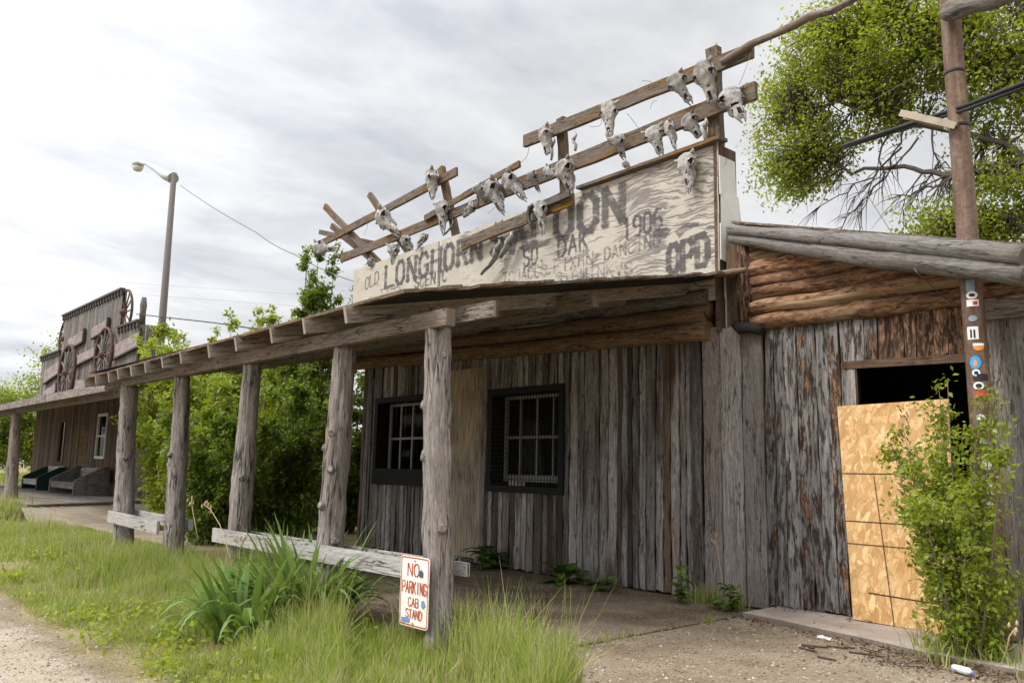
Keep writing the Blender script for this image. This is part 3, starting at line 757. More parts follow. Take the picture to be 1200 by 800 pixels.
for wi, (a, b) in enumerate((((880, 62), (866, 100)), ((884, 118), (872, 138)), ((620, 172), (607, 192)), ((735, 133), (742, 155)), ((770, 118), (762, 128)), ((752, 95), (757, 104)), ((840, 50), (846, 62)),
             ((560, 230), (545, 250)), ((620, 205), (618, 222)), ((535, 262), (520, 272)), ((440, 300), (425, 310)), ((425, 252), (426, 276)), ((690, 148), (705, 140)), ((585, 236), (572, 250)), ((404, 300), (392, 308)), ((725, 158), (742, 160)), ((850, 178), (842, 190)), ((640, 232), (655, 240)))):
    wm = MB(140+wi); wire(wm, a, b, 9.45, .12); wm.build('tie_wire', WIRE, rack)

# skulls ------------------------------------------------------------
def skull_mesh(seed, prongs=True):
    r = random.Random(seed)
    rings, sides = 26, 24
    key_t = [0, .05, .12, .2, .28, .36, .44, .55, .68, .8, .9, .97, 1.0]
    wv = [.10, .19, .215, .225, .25, .245, .19, .135, .115, .11, .115, .09, .05]
    fv = [.06, .11, .12, .12, .125, .12, .105, .09, .08, .07, .055, .04, .02]
    bv = [.06, .15, .2, .2, .18, .17, .16, .15, .13, .1, .07, .05, .02]
    kw = r.uniform(.78, 1.16); vs_, fs_ = [], []
    for i in range(rings):
        t = i/(rings-1)
        W_ = np.interp(t, key_t, wv)*kw; Fv = np.interp(t, key_t, fv); Bv = np.interp(t, key_t, bv)
        for k in range(sides):
            a = 2*math.pi*k/sides                      # a=0 side +x, a=-90deg front (-y)
            cx_, sy_ = math.cos(a), math.sin(a)
            x = W_*abs(cx_)**.8*(1 if cx_ > 0 else -1); y = (Fv if sy_ < 0 else Bv)*abs(sy_)**.9*(1 if sy_ > 0 else -1)
            d = 1+.17*noise.noise(V(x*7+seed*3, y*7, t*7))
            if .24 < t < .38 and abs(cx_) > .5: d *= 1.1
            z = -t
            vs_.append(V(x*d, y*d, z+.015*noise.noise(V(x*9, y*9+seed, t*5))))
    for i in range(rings-1):
        t = (i+.5)/(rings-1)
        for k in range(sides):
            am = 360*(k+.5)/sides
            fr = ((am-270+180) % 360)-180              # degrees off the front
            eye = ((t-.315)/.075)**2+((abs(fr)-60)/24)**2 < 1
            nose = t > .7 and t < .93 and abs(fr) < 20
            hole = eye or nose or (t > .97 and abs(fr) > 110) or (.06 < t < .2 and abs(abs(fr)-118) < 15)
            if hole or (r.random() < .03 and t > .35) or (t > .45 and noise.noise(V(k*.35, t*9, seed*7)) > .38): continue
            a = i*sides+k; b = i*sides+(k+1) % sides
            fs_.append([a, a+sides, b+sides, b])
    fs_.append(list(range(sides)))
    mb = MB(seed)
    mb.v = vs_
    for f in fs_: mb.face(f, [(0, 0)]*len(f), True)
    for s in (-1, 1):                                   # horn cores and cheek ridges
        L = r.uniform(.06, .13)
        if r.random() < .75: mb.tube([V(s*.17*kw, 0, -.08), V(s*(.2+L*.6)*kw, -.01, -.05), V(s*(.2+L)*kw, -.03, -.01)], [.055, .045, .02], 8, .2)
        mb.tube([V(s*.2*kw, -.03, -.42), V(s*.225*kw, .02, -.3), V(s*.2*kw, .1, -.12)], [.02, .026, .03], 6, .2)
        if prongs: mb.tube([V(s*.06, -.01, -.9), V(s*.05, .0, -1.0), V(s*.03, .01, -1.1-r.uniform(0, .06))], [.035, .028, .01], 6, .2)
        mb.tube([V(s*.1*kw, .1, -.45), V(s*.09*kw, .13, -.6), V(s*.085*kw, .1, -.75)], [.035, .035, .02], 6, .35)
    return mb
SK = [skull_mesh(s, s != 3) for s in (1, 2, 3, 4, 5, 6, 7, 8, 9)]
SKN = [0]
base_me = []
for i, mb in enumerate(SK):
    o = mb.build('cow_skull', BONE, None, (0, 0, 0)); base_me.append(o.data)
    bpy.data.objects.remove(o)
GRP = 'cattle skulls wired to the rack'
def skull(px, py, size_px, tilt, yaw, pitch, variant, label, Y=9.42, fat=1.0, horn=0):
    """centre of the skull in the photo, its length, the lean of the nose (deg, + = nose to the right), turn and nod"""
    c = P(px, py, Y); depth = -(np.linalg.inv(ROT) @ (np.array(c)-CAM))[2]
    L = size_px/F*depth*.92
    SKN[0] += 1; o = bpy.data.objects.new('cow_skull', base_me[(variant+SKN[0]*2) % len(base_me)]); col.objects.link(o)
    rot = Matrix.Rotation(rad(-tilt), 3, 'Y') @ Matrix.Rotation(rad(yaw), 3, 'Z') @ Matrix.Rotation(rad(pitch), 3, 'X')
    o.matrix_world = Matrix.Translation(c-rot @ V(0, .02, -.5)*L) @ rot.to_4x4() @ Matrix.Diagonal((L*fat, L*fat, L, 1))
    tag(o, label, 'skull', GRP); ORI[o.name] = V(0, 0, 0)
    if horn:
        h = MB(3); h.tube([V(-.2, 0, -.06), V(-.36, .02, -.1), V(-.45, .0, -.35), V(-.38, -.06, -.65), V(-.2, -.1, -.9)], [.08, .08, .07, .05, .012], 10, .05)
        h.build('horn', HORN, o)
    return o
# upper rail
skull(640, 165, 40, 8, -15, 5, 0, 'pale skull on the upper rail at the free end of its right section', fat=1.25)
skull(714, 141, 50, 2, 25, 0, 1, 'narrow skull alone mid way along the right section of the upper rail', fat=.85)
skull(798, 104, 44, 32, 20, 20, 2, 'skull under the upper rail, nose pointing down right, left of the end post', fat=1.15)
skull(829, 98, 62, 16, 10, 5, 3, 'long skull hung where the upper rail meets the tall end post', Y=9.36, fat=1.05)
skull(506, 216, 42, 5, -20, 5, 1, 'skull at the top of the middle post on the left section of the upper rail', fat=1.15)
skull(455, 262, 46, 40, -20, 15, 2, 'slanting skull hung on the upper rail at the second leaning post', fat=1.1)
skull(381, 291, 34, 78, -10, 25, 3, 'skull lying sideways under the far left tip of the upper rail', fat=1.1)
# lower rail
skull(861, 123, 52, 22, 40, -8, 0, 'big white skull at the outermost right end of the lower rail', fat=1.5)
skull(812, 149, 36, 30, 0, 12, 2, 'broken skull on the lower rail just left of the tall end post', fat=1.5)
skull(787, 158, 38, 10, -30, 8, 1, 'small tapering skull between two wider ones on the lower rail', fat=1.05)
skull(769, 165, 38, 18, 20, 15, 0, 'wide eyed skull third from the end post on the lower rail', fat=1.3)
skull(726, 171, 30, 5, 10, 35, 3, 'stubby skull on the lower rail below the narrow upper rail skull', fat=1.5)
skull(664, 207, 44, 14, -10, 10, 2, 'skull hung over the lower rail at the second post', fat=1.3)
skull(648, 203, 28, 62, 0, 20, 1, 'small skull lying along the lower rail against the second post', fat=1.2)
skull(626, 212, 26, 8, 5, 35, 0, 'short upright skull on the lower rail left of the second post', fat=1.3)
skull(603, 219, 46, 38, -15, 12, 3, 'slanted skull with pointed nose at the joint of the lower rails', fat=1.05)
skull(581, 230, 46, 22, -20, 12, 1, 'dark pointed skull below the spliced rail, right of the upturned one', fat=1.25)
skull(563, 226, 26, 20, 20, 50, 2, 'small bone skull on top of the spliced rail', fat=1.3)
skull(550, 247, 24, 0, 150, 40, 0, 'round upturned skull base under the spliced rail', fat=1.6)
skull(518, 252, 40, 8, 15, 4, 2, 'skull on the lower rail beside the middle post', fat=1.1)
skull(478, 287, 26, 25, -10, 20, 3, 'grey skull standing on the sign top between the second and middle posts', fat=1.4)
skull(494, 283, 22, 0, 160, 30, 1, 'round skull seen from its back on the sign top above the letter G', fat=1.5)
skull(461, 298, 28, -8, 10, 10, 0, 'skull on the sign top above the first O', fat=1.2)
skull(437, 309, 16, 40, 0, 40, 2, 'little skull fragment at the left corner of the sign top', fat=1.4)
# on the sign
skull(634, 253, 42, 12, 12, 0, 1, 'skull with one curved black horn hung on the broken plank', Y=9.1, fat=1.0, horn=1)
skull(806, 201, 48, 6, -14, 0, 3, 'white skull nailed to the right end of the signboard', Y=9.3, fat=1.15)
skull(736, 195, 18, 70, 30, 60, 2, 'small bone skull lying on the cap board of the sign', fat=1.2)
# loose jaw bones
def jaw(pts, label, Y, r0=.04):
    m = MB(44)
    m.tube([P(x, y, Y) for x, y in pts], [r0*1.4, r0*1.1, r0*.8, r0*.75, r0*.5][:len(pts)], 8, .3, flat=.5)
    m.tube([P(pts[0][0], pts[0][1], Y), P(pts[0][0]+4, pts[0][1]-7, Y), P(pts[0][0]+3, pts[0][1]-11, Y)], [r0*1.2, r0*.7, r0*.3], 7, .3)
    return tag(m.build('jaw_bone', BONE), label, 'bone', 'jaw bones')
jaw([(582, 292), (580, 302), (574, 311), (567, 317), (564, 322)], 'curved jaw bone hanging on the sign below the broken plank', 9.26, .06)
jaw([(596, 283), (593, 292), (589, 297), (586, 301)], 'shorter jaw bone on the sign nearer the horned skull', 9.25, .065)
jaw([(671, 165), (675, 170), (674, 177)], 'small bone dangling right of the second post', 9.5, .035)
jaw([(527, 268), (522, 274), (519, 276)], 'dark thin bone dangling beside the middle post', 9.5, .02)
jaw([(646, 172), (647, 181), (646, 188)], 'thin bone below the free end skull of the upper rail', 9.42, .03)
jaw([(824, 150), (826, 158), (828, 166)], 'ragged bone scrap beside the broken skull near the end post', 9.4, .05)

# ------------------------------------------------------------------ porch
porch = thing('log_porch', 'long plank roofed porch on five gnarled log posts in front of the saloon', 'porch', (-11, 4.68, 0))
def rz(x, y): return 3.15+(x+16.6)*.0105+(y-4.3)*.205
rfm = MB(41); y = 4.22; k = 0
while y < 9.5:
    wd = rfm.r.uniform(.16, .24)
    xr = -6.2+rfm.r.uniform(-.1, .1)-(.05 if y < 5 else 0)
    n = 22
    a = V(-16.75+rfm.r.uniform(-.1, .1), y+wd/2, 0); b = V(xr, y+wd/2, 0)
    a.z = rz(a.x, a.y)+.013; b.z = rz(b.x, b.y)+.013
    rfm.beam(a, b, wd-.012, .03, (0, -.2, 1), n, .012)
    y += wd
rfm.build('roof', W_DARK, porch)
rt = MB(42)   # tar paper over the boards
rt.beam((-11.5, 4.3, rz(-11.5, 4.3)+.045), (-11.5, 9.5, rz(-11.5, 9.5)+.045), 10.3, .012, (0, 0, 1)); rt.build('roof_felt', BACK, porch)
xs = [-16.4, -15.75, -15.1, -14.5]+[-13.85, -13.18, -12.39, -11.66, -10.78, -9.93, -8.98, -8.13, -7.24]
for i, xx in enumerate(xs):
    m = MB(60+i); hh = .17
    m.beam((xx, 4.19+m.r.uniform(-.03, .03), rz(xx, 4.19)-hh/2), (xx+.25 if i > 11 else xx+.05, 9.46, rz(xx, 9.46)-hh/2), .055, hh, (0, 0, 1), 4, .004)
    m.build('rafter', W_RAFT, porch)
m = MB(80); m.beam((-16.55, 4.62, 3.04), (-6.08, 4.6, 3.035), .1, .16, (0, 0, 1), 12, .006); m.build('beam', W_BEAM, porch)
m = MB(81); m.beam((-9.6, 4.84, 3.12), (-5.72, 4.84, 3.1), .06, .15, (0, 0, 1), 8, .006); m.build('beam', W_BEAM, porch)
m = MB(82); m.beam((-16.5, 7.0, 3.55), (-6.5, 7.0, 3.62), .12, .16, (0, 0, 1), 8, .008); m.build('beam', W_BEAM, porch)
m = MB(83)
bp = [(834, 322), (846, 321), (858, 319), (868, 317), (876, 315)]
m.tube([P(x, y, 9.2) for x, y in bp], [.05, .055, .05, .04, .03], 8, .25); m.build('end_pole', W_DARK, porch)
def post(pts, rads, seed, knots=()):
    """log post: pts are (x, y, z) along its axis"""
    m = MB(seed); P_ = [Vector(p) for p in pts]; n = 46
    L = len(P_)-1; pp = []; rr = []
    for i in range(n+1):
        t = i/n*L; j = min(int(t), L-1); f = t-j
        q = P_[j].lerp(P_[j+1], f); r_ = rads[j]*(1-f)+rads[j+1]*f
        z = q.z
        for (kz, ka, kr) in knots: r_ *= 1+.05*math.exp(-((z-kz)/.07)**2)
        pp.append(q+V(.018*noise.noise(V(z*1.2, seed, 0)), .018*noise.noise(V(z*1.2, seed, 9)), 0)); rr.append(r_*(1+.05*noise.noise(V(z*2.5, seed, 3))))
    m.tube(pp, rr, 32, .09, 5.0)
    for (kz, ka, kr) in knots:
        c = min(range(n+1), key=lambda i: abs(pp[i].z-kz)); d = V(math.cos(ka), math.sin(ka), .25).normalized()
        m.tube([pp[c]+d*rr[c]*.6, pp[c]+d*(rr[c]+.02), pp[c]+d*(rr[c]+kr)], [.06, .042, .03], 9, .3)
    return m.build('post', W_POST, porch)
def rail_z(x): return .72
A = math.radians
post([(-6.18, 4.68, -.05), (-6.3, 4.68, 1.4), (-6.38, 4.68, 2.96)], [.145, .13, .125], 91, [(2.2, A(220), .02), (1.1, A(-20), .03), (1.75, A(250), .015)])
post([(-8.27, 4.7, -.05), (-8.22, 4.7, 1.2), (-8.14, 4.7, 2.97)], [.15, .14, .125], 92, [(2.0, A(-60), .03), (1.78, A(235), .03), (1.62, A(-50), .045), (1.18, A(-80), .045), (.8, A(-10), .05)])
post([(-10.58, 4.7, -.05), (-10.55, 4.7, 1.3), (-10.52, 4.7, 2.97)], [.14, .14, .11], 93, [(1.7, A(200), .02), (1.45, A(-30), .02)])
post([(-12.75, 4.7, -.05), (-12.9, 4.7, 1.3), (-12.98, 4.7, 2.97)], [.15, .14, .115], 94, [(1.62, A(210), .05), (1.72, A(-70), .05), (2.7, A(200), .05)])
post([(-15.05, 4.7, -.05), (-15.35, 4.7, 1.4), (-15.5, 4.7, 2.97)], [.175, .15, .14], 95, [(2.5, A(200), .05), (1.65, A(-20), .06), (.8, A(-60), .03)])
def rail(name, a, b, h, seed, th=.045):
    m = MB(seed); m.beam(a, b, th, h, (0, 0, 1), 10, .006); return m.build(name, W_RAIL, porch)
rail('rail', (-10.98, 4.535, .735), (-6.42, 4.535, .74), .175, 101, .035)
rail('rail', (-15.35, 4.5, .74), (-12.95, 4.5, .7), .19, 102)
rail('rail', (-10.9, 4.9, .73), (-6.1, 4.9, .75), .12, 103)
rail('rail', (-15.4, 4.92, .76), (-12.7, 4.9, .74), .16, 104)

# no parking sign on the near post
ns = thing('parking_sign', 'cream metal no parking cab stand sign on the nearest porch post', 'sign', (-6.35, 4.5, .55))
SX0, SX1, SZ0, SZ1, SY = -6.565, -6.125, .255, .865, 4.49
def rr_poly(x0, x1, z0, z1, r, y):
    o = []
    for cx_, cz_, a0 in ((x1-r, z0+r, -90), (x1-r, z1-r, 0), (x0+r, z1-r, 90), (x0+r, z0+r, 180)):
        for k in range(5):
            a = rad(a0+90*k/4); o.append(V(cx_+r*math.cos(a), y, cz_+r*math.sin(a)))
    return o
SIGNW = NT('cream_enamel')
_n = SIGNW.noise(SIGNW.obj(), 12, 5, .65)
SIGNW = SIGNW.done(SIGNW.ramp(_n, [(.32, (.55, .5, .4)), (.45, (.76, .73, .63)), (.7, (.8, .78, .7))]), .45)
RED = flaked('red_sign_paint', (.42, .055, .025), .55, .5, .65, 60.0, 1.0)
pl = MB(1); o = rr_poly(SX0, SX1, SZ0, SZ1, .035, SY); k = len(o)
pl.poly(o); pl.poly([p+V(0, .006, 0) for p in o][::-1])
for i in range(k): pl.poly([o[i], o[i]+V(0, .006, 0), o[(i+1) % k]+V(0, .006, 0), o[(i+1) % k]])
plate = pl.build('plate', SIGNW, ns)
bd = MB(1); o1 = rr_poly(SX0+.008, SX1-.008, SZ0+.008, SZ1-.008, .03, SY-.0015); o2 = rr_poly(SX0+.02, SX1-.02, SZ0+.02, SZ1-.02, .022, SY-.0015)
for i in range(k): bd.poly([o1[i], o1[(i+1) % k], o2[(i+1) % k], o2[i]])
bd.build('border', RED, plate)
lt = MB(1); yy = SY-.002
letters(lt, 'NO', (SX0+.1, 0, .695), (SX0+.3, 0, .695), .105, .016, yy, gap=.3)
letters(lt, 'PARKING', (SX0+.03, 0, .545), (SX1-.02, 0, .545), .1, .013, yy, gap=.28)
letters(lt, 'CAB', (SX0+.13, 0, .43), (SX0+.3, 0, .43), .075, .012, yy, gap=.28)
letters(lt, 'STAND', (SX0+.1, 0, .33), (SX1-.08, 0, .33), .075, .012, yy, gap=.28)
lt.build('lettering', RED, plate)
STK_B = plain('blue_sticker', (.16, .25, .5), .5); STK_K = plain('dark_sticker', (.06, .08, .1), .5)
def blob(mb, cx_, cz_, rx, rz_, y, n=12, seed=0):
    r = random.Random(seed)
    mb.poly([(cx_+rx*math.cos(2*math.pi*i/n)*r.uniform(.7, 1.1), y, cz_+rz_*math.sin(2*math.pi*i/n)*r.uniform(.7, 1.1)) for i in range(n)])
s_ = MB(1); blob(s_, SX0+.325, .725, .035, .038, SY-.0095, seed=1); s_.build('sticker', STK_K, plate)
s_ = MB(1); blob(s_, SX1-.07, .47, .03, .04, SY-.0095, seed=2); s_.build('sticker', STK_B, plate)
s_ = MB(1); s_.poly([(SX0+.05, SY-.0095, .285), (SX0+.17, SY-.0095, .295), (SX0+.165, SY-.0095, .335), (SX0+.045, SY-.0095, .325)]); s_.build('sticker', STK_B, plate)
for z in (.83, .29):
    s_ = MB(1); s_.lathe((-6.345, SY-.004, z), [(.01, 0), (.01, .006), (.004, .008)], 8, (0, -1, 0)); s_.build('bolt', STEEL, plate)
s_ = MB(1); s_.box(-6.38, -6.31, SY+.0065, SY+.1, .3, .82); s_.build('bracket', W_POST, ns)

# ------------------------------------------------------------------ log shed
shed = thing('log_shed', 'bark covered log shed with slanting roof and boarded doorway beside the saloon', 'building', (-4.4, YW, 0))
DO = (-4.66, -3.36, 0.0, 2.93)
sb = MB(51)
xx = -5.86
while xx < DO[0]-.02:
    wd = sb.r.uniform(.11, .19); board(sb, xx+wd/2, wd-.01, .06+sb.r.uniform(0, .05), 3.58+sb.r.uniform(-.02, .02), YW-.02, .04, .014); xx += wd
sb2 = MB(75)
xx = DO[0]-.02
while xx < DO[1]+.03:
    wd = sb2.r.uniform(.13, .19); board(sb if xx < -4.4 else sb2, xx+wd/2, wd-.01, DO[3]+.06, 3.55, YW-.02, .04, .01); xx += wd
sb2.build('bark_board_wall', BARK2, shed); sb.build('bark_board_wall', BARK, shed)
# slanting eave logs and gable logs
EL0, EL1 = V(-6.24, 9.36, 4.9), V(-2.5, 8.5, 3.7)
def eave(t): return EL0.lerp(EL1, t)
gl = MB(52)
z = 3.5; i = 0
while z < 5.0:
    r_ = gl.r.uniform(.075, .11); zc = z+r_
    # the right end is cut off by the slope of the roof
    tx = (4.95-zc-.02)/(4.95-3.6)
    x1 = min(-2.62, -6.2+tx*3.7+.25)
    if x1 < -5.6: break
    n = max(4, int((x1+5.95)/.2))
    gl.tube([V(-5.98+(x1+5.98)*k/n, YW-.05+.02*noise.noise(V(k*.5, z, 2)), zc+.02*noise.noise(V(k*.35, z, 0))-.01*k/n) for k in range(n+1)], [r_*(1+.12*noise.noise(V(k*.6, z, 3))) for k in range(n+1)], 14, .32, 7)
    z += 2*r_-.015; i += 1
gl.build('gable_log', BARKLOG, shed)
m = MB(53); m.tube([V(-6.08, YW-.08, 3.55), V(-6.09, YW-.08, 4.2), V(-6.08, YW-.08, 4.95)], [.11, .12, .11], 12, .3, 6); m.build('corner_log', BARK2, shed)
m = MB(54); m.beam((-6.3, YW-.02, 3.6), (-6.3, YW-.02, 4.9), .17, .04, (0, 1, 0), 5, .01); m.build('corner_board', W_WALL, shed)
m = MB(55)
cp_ = [(860, 380), (868, 385), (880, 384), (893, 388)]
m.tube([P(x, y, 9.36) for x, y in cp_], [.05, .075, .06, .05], 9, .35, 6); m.build('charred_stub', BACK, shed)
for (dz, dy, r_, e, sd_) in ((0, 0, .1, 0, 56), (-.17, .03, .105, .01, 57)):
    m = MB(sd_); n = 26
    pts = [EL0.lerp(EL1, k/n)+V(0, dy, dz*(.66+.34*min(1, k/n*2))+.012*noise.noise(V(k*.25, sd_, 0))) for k in range(n+1)]
    m.tube(pts, [r_*(.64+.36*min(1, k/n*2))*(1+.08*noise.noise(V(k*.4, sd_, 2))) for k in range(n+1)], 16, .16, 3)
    m.build('eave_log', W_EAVE, shed)
rt = MB(58)
nrm = (EL1-EL0).cross(V(0, 1, .0)).normalized()
for k in range(24):
    a = EL0.lerp(EL1, (k+.02)/24)+V(0, .05, .12); b = EL0.lerp(EL1, (k+.98)/24)+V(0, .05, .12)
    c = (a+b)/2
    rt.beam(c, c+V(0, 6.5-(c.y-8.5), .1), (b-a).length, .03, (.3, 0, 1), 3, .004)
rt.build('roof', W_DARK, shed)
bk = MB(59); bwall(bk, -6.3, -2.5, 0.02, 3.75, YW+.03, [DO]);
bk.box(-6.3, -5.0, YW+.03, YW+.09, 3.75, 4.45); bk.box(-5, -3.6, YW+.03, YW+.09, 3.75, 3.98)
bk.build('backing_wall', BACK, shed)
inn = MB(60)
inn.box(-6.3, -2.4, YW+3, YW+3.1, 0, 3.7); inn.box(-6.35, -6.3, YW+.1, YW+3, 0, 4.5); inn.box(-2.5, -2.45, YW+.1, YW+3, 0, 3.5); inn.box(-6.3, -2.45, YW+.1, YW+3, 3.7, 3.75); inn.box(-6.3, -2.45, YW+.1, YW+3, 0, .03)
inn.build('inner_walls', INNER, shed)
df = MB(61)
df.beam((DO[0]-.12, YW-.06, DO[3]+.03), (DO[1]+.1, YW-.06, DO[3]), .06, .09, (0, 0, 1), 5, .006)
df.beam((DO[0]-.03, YW-.05, .1), (DO[0]-.03, YW-.05, DO[3]), .1, .06, (0, 1, 0), 6, .006); df.beam((DO[1]+.05, YW-.05, .1), (DO[1]+.05, YW-.05, DO[3]), .1, .06, (0, 1, 0), 6, .006)
df.build('door_frame', W_WALL, shed)
rbm = MB(62)
for (a, b) in ((-3.28, -3.03), (-3.02, -2.62)): board(rbm, (a+b)/2, b-a, .1, 3.55, YW-.1, .04, .01)
rbm.build('side_planks', W_WALL2, shed)
m = MB(63); m.beam((-3.35, YW-.14, 3.4), (-1.9, YW-.1, 3.42), .14, .22, (0, 0, 1), 6, .01); m.build('lintel', W_BEAM, shed)
m = MB(64)
for i in range(9): m.beam((-2.45, YW+.1+i*.35, .1), (-2.45, YW+.1+i*.35, 3.5), .33, .04, (1, 0, 0), 3, .01)
m.build('side_wall', W_WALL, shed)

# strand board sheet closing the doorway
ob = thing('strand_board_sheet', 'new golden strand board sheet leaning over the dark shed doorway', 'board', (-4.3, 9.35, .1))
A0, A1, A2, A3 = P(1000, 725, 9.3), P(1121, 745, 9.3), P(1112, 467, 9.42), P(981, 476, 9.42)
m = MB(1); o = V(0, .014, 0)
q = [A0, A1, A2, A3]
m.poly(q, [(0, 0), (1.22, 0), (1.22, 2.44), (0, 2.44)]); m.poly([p+o for p in q][::-1], [(0, 0), (1.2, 0), (1.2, 2.4), (0, 2.4)])
for i in range(4): m.poly([q[i], q[i]+o, q[(i+1) % 4]+o, q[(i+1) % 4]], [(0, 0), (0, .02), (1, .02), (1, 0)])
sheet_o = m.build('sheet', OSB, ob)
def bil(u, v, d=.004): return A0.lerp(A1, u).lerp(A3.lerp(A2, u), v)+V(0, -d, 0)
INK = plain('dark_ink', (.05, .035, .02), .8)
m = MB(2); rr = random.Random(3)
def mark(u0, v0, u1, v1, wd, d=.003):
    a, b = bil(u0, v0, d), bil(u1, v1, d); dd = (b-a).normalized(); nn = V(-dd.z, 0, dd.x)*wd/2
    m.poly([a-nn, b-nn, b+nn, a+nn])
mark(.0, .672, 1, .668, .012); mark(0, .448, 1, .446, .012, .0035); mark(0, .344, 1, .342, .01, .004); mark(.18, .128, 1, .118, .014, .0045)
mark(.31, .66, .42, .0, .009, .005); mark(.99, .66, .99, .0, .01, .005)
m.build('seam_line', INK, sheet_o)
for u in (.02, .35, .66, .97):
    for v_ in (.985, .69, .46, .33, .02):
        m = MB(1); mark(u, v_, u+.006, v_+.001, .009, .0065); m.build('screw', INK, sheet_o)
for uc, p_ in ((.575, .8), (.64, .8), (.605, .35)):
    m = MB(2); v = .985
    while v > .7:
        h = rr.uniform(.008, .024)
        if rr.random() < p_:
            for _ in range(2):
                u = uc+rr.uniform(-.02, .015); mark(u, v, u+rr.uniform(.008, .02), v-h*rr.uniform(.3, 1), .007, .0055+rr.uniform(0, .001))
        v -= h+.004
    m.build('ink_stamp', INK, sheet_o)

# ------------------------------------------------------------------ utility pole beside the shed
PX, PY = -3.12, 8.92
up_ = thing('utility_pole', 'rusty brown steel utility pole covered in stickers beside the shed doorway', 'pole', (PX, PY, 0))
def pole_x(z): return PX-.012*(z-3)
m = MB(1); m.tube([V(pole_x(z), PY, z) for z in (-.1, 1, 2, 3, 4, 5, 6, 7, 8.2)], [.112, .11, .107, .104, .102, .1, .098, .096, .094], 20); m.build('pole', RUST, up_)
m = MB(2); ca, cb_ = P(1104, 16, 8.74), P(1290, -40, 8.3); m.tube([ca.lerp(cb_, i/20) for i in range(21)], [.05]+[.1+.012*math.sin(i*1.3) for i in range(20)], 14, .25, 6); m.build('crossarm', W_EAVE, up_)
for yy_ in (83, 147, 304):
    m = MB(3); c = P(1124+.045*yy_, yy_, PY); m.tube([V(pole_x(c.z), PY, c.z-.02), V(pole_x(c.z), PY, c.z+.02)], .114-.0024*c.z, 18); m.build('band', CABLE, up_)
m = MB(4)
a, b = P(1057, 131, 8.72), P(1122, 146, 8.8)
m.beam(a, b, .1, .02, (0, 0, 1)); m.beam(a+V(0, -.055, -.03), b+V(0, -.055, -.03), .008, .07, (0, 0, 1)); m.beam(a+V(0, .055, -.03), b+V(0, .055, -.03), .008, .07, (0, 0, 1))
m.build('lamp_bracket', plain('stained_enamel', (.34, .29, .22), .6, var=.45), up_)
m = MB(5); m.tube([a.lerp(b, .8)+V(0, -.01, -.05), a.lerp(b, .86)+V(0, -.01, -.06)], .035, 10); m.build('lamp_socket', WHITEP, up_)
def sticker(px, py, wpx, hpx, mat, shape='r', extra=None, ofs=0.003):
    c = P(px, py, PY); z = c.z; depth = -(np.linalg.inv(ROT) @ (np.array(c)-CAM))[2]
    s = depth/F; w_, h_ = wpx*s, hpx*s
    vd = V(-c.x, -c.y, 0).normalized(); a0 = math.atan2(vd.y, vd.x); R_ = .1062-.0025*(z-2.5)+ofs
    cxx = pole_x(z); side = V(-vd.y, vd.x, 0)
    da = math.asin(max(-.95, min(.95, -(c-V(cxx, PY, z)).dot(V(vd.y, -vd.x, 0))/R_))) if True else 0
    da = math.asin(max(-.9, min(.9, ((c-V(cxx, PY, z)).dot(side))/R_)))
    mb = MB(1); n = 8
    def pt(u, vv):
        a = a0+da+u*w_/2/R_; return V(cxx+R_*math.cos(a), PY+R_*math.sin(a), z+vv*h_/2)
    for i in range(n):
        u0, u1 = -1+2*i/n, -1+2*(i+1)/n
        e0 = 1 if shape == 'r' else math.sqrt(max(0, 1-u0*u0)); e1 = 1 if shape == 'r' else math.sqrt(max(0, 1-u1*u1))
        mb.poly([pt(u0, -e0), pt(u1, -e1), pt(u1, e1), pt(u0, e0)])
    return mb.build('sticker', mat, up_)
S_W = plain('white_vinyl', (.7, .7, .69), .5); S_K = plain('black_vinyl', (.02, .02, .022), .5); S_R = plain('red_vinyl', (.5, .04, .03), .5); S_B = plain('blue_vinyl', (.05, .28, .55), .5)
S_O = plain('orange_vinyl', (.7, .25, .04), .5); S_G = plain('grey_vinyl', (.2, .26, .33), .5)
for a in ((1137, 337, 9, 14, S_G, 'r'), (1139, 348, 13, 9, S_W, 'o'), (1139, 348, 7, 4, S_K, 'o', None, .005), (1140, 357, 13, 8, S_W, 'r'), (1143, 357, 5, 4, S_R, 'r', None, .005), (1140, 375, 10, 7, S_G, 'o'),
          (1140, 392, 12, 15, S_W, 'r'), (1138, 393, 2, 10, S_K, 'r', None, .005), (1142, 393, 2, 10, S_K, 'r', None, .005), (1147, 408, 12, 8, S_O, 'o'), (1147, 405, 12, 3, S_W, 'r', None, .005), (1143, 426, 13, 15, S_B, 'o'), (1143, 427, 4, 8, S_O, 'o', None, .005),
          (1144, 438, 9, 8, S_W, 'o'), (1144, 438, 5, 4, S_K, 'o', None, .005), (1150, 443, 17, 8, S_K, 'r'), (1147, 453, 12, 9, S_W, 'o'), (1147, 453, 7, 5, S_K, 'o', None, .005), (1150, 462, 14, 6, S_R, 'r'), (1149, 490, 10, 8, S_W, 'o'), (1152, 517, 9, 7, S_G, 'r'), (1156, 545, 12, 10, S_W, 'o'), (1160, 572, 8, 14, S_W, 'r'), (1160, 590, 8, 6, S_W, 'o')):
    sticker(*a[:6], ofs=(a[7] if len(a) > 7 else .003))
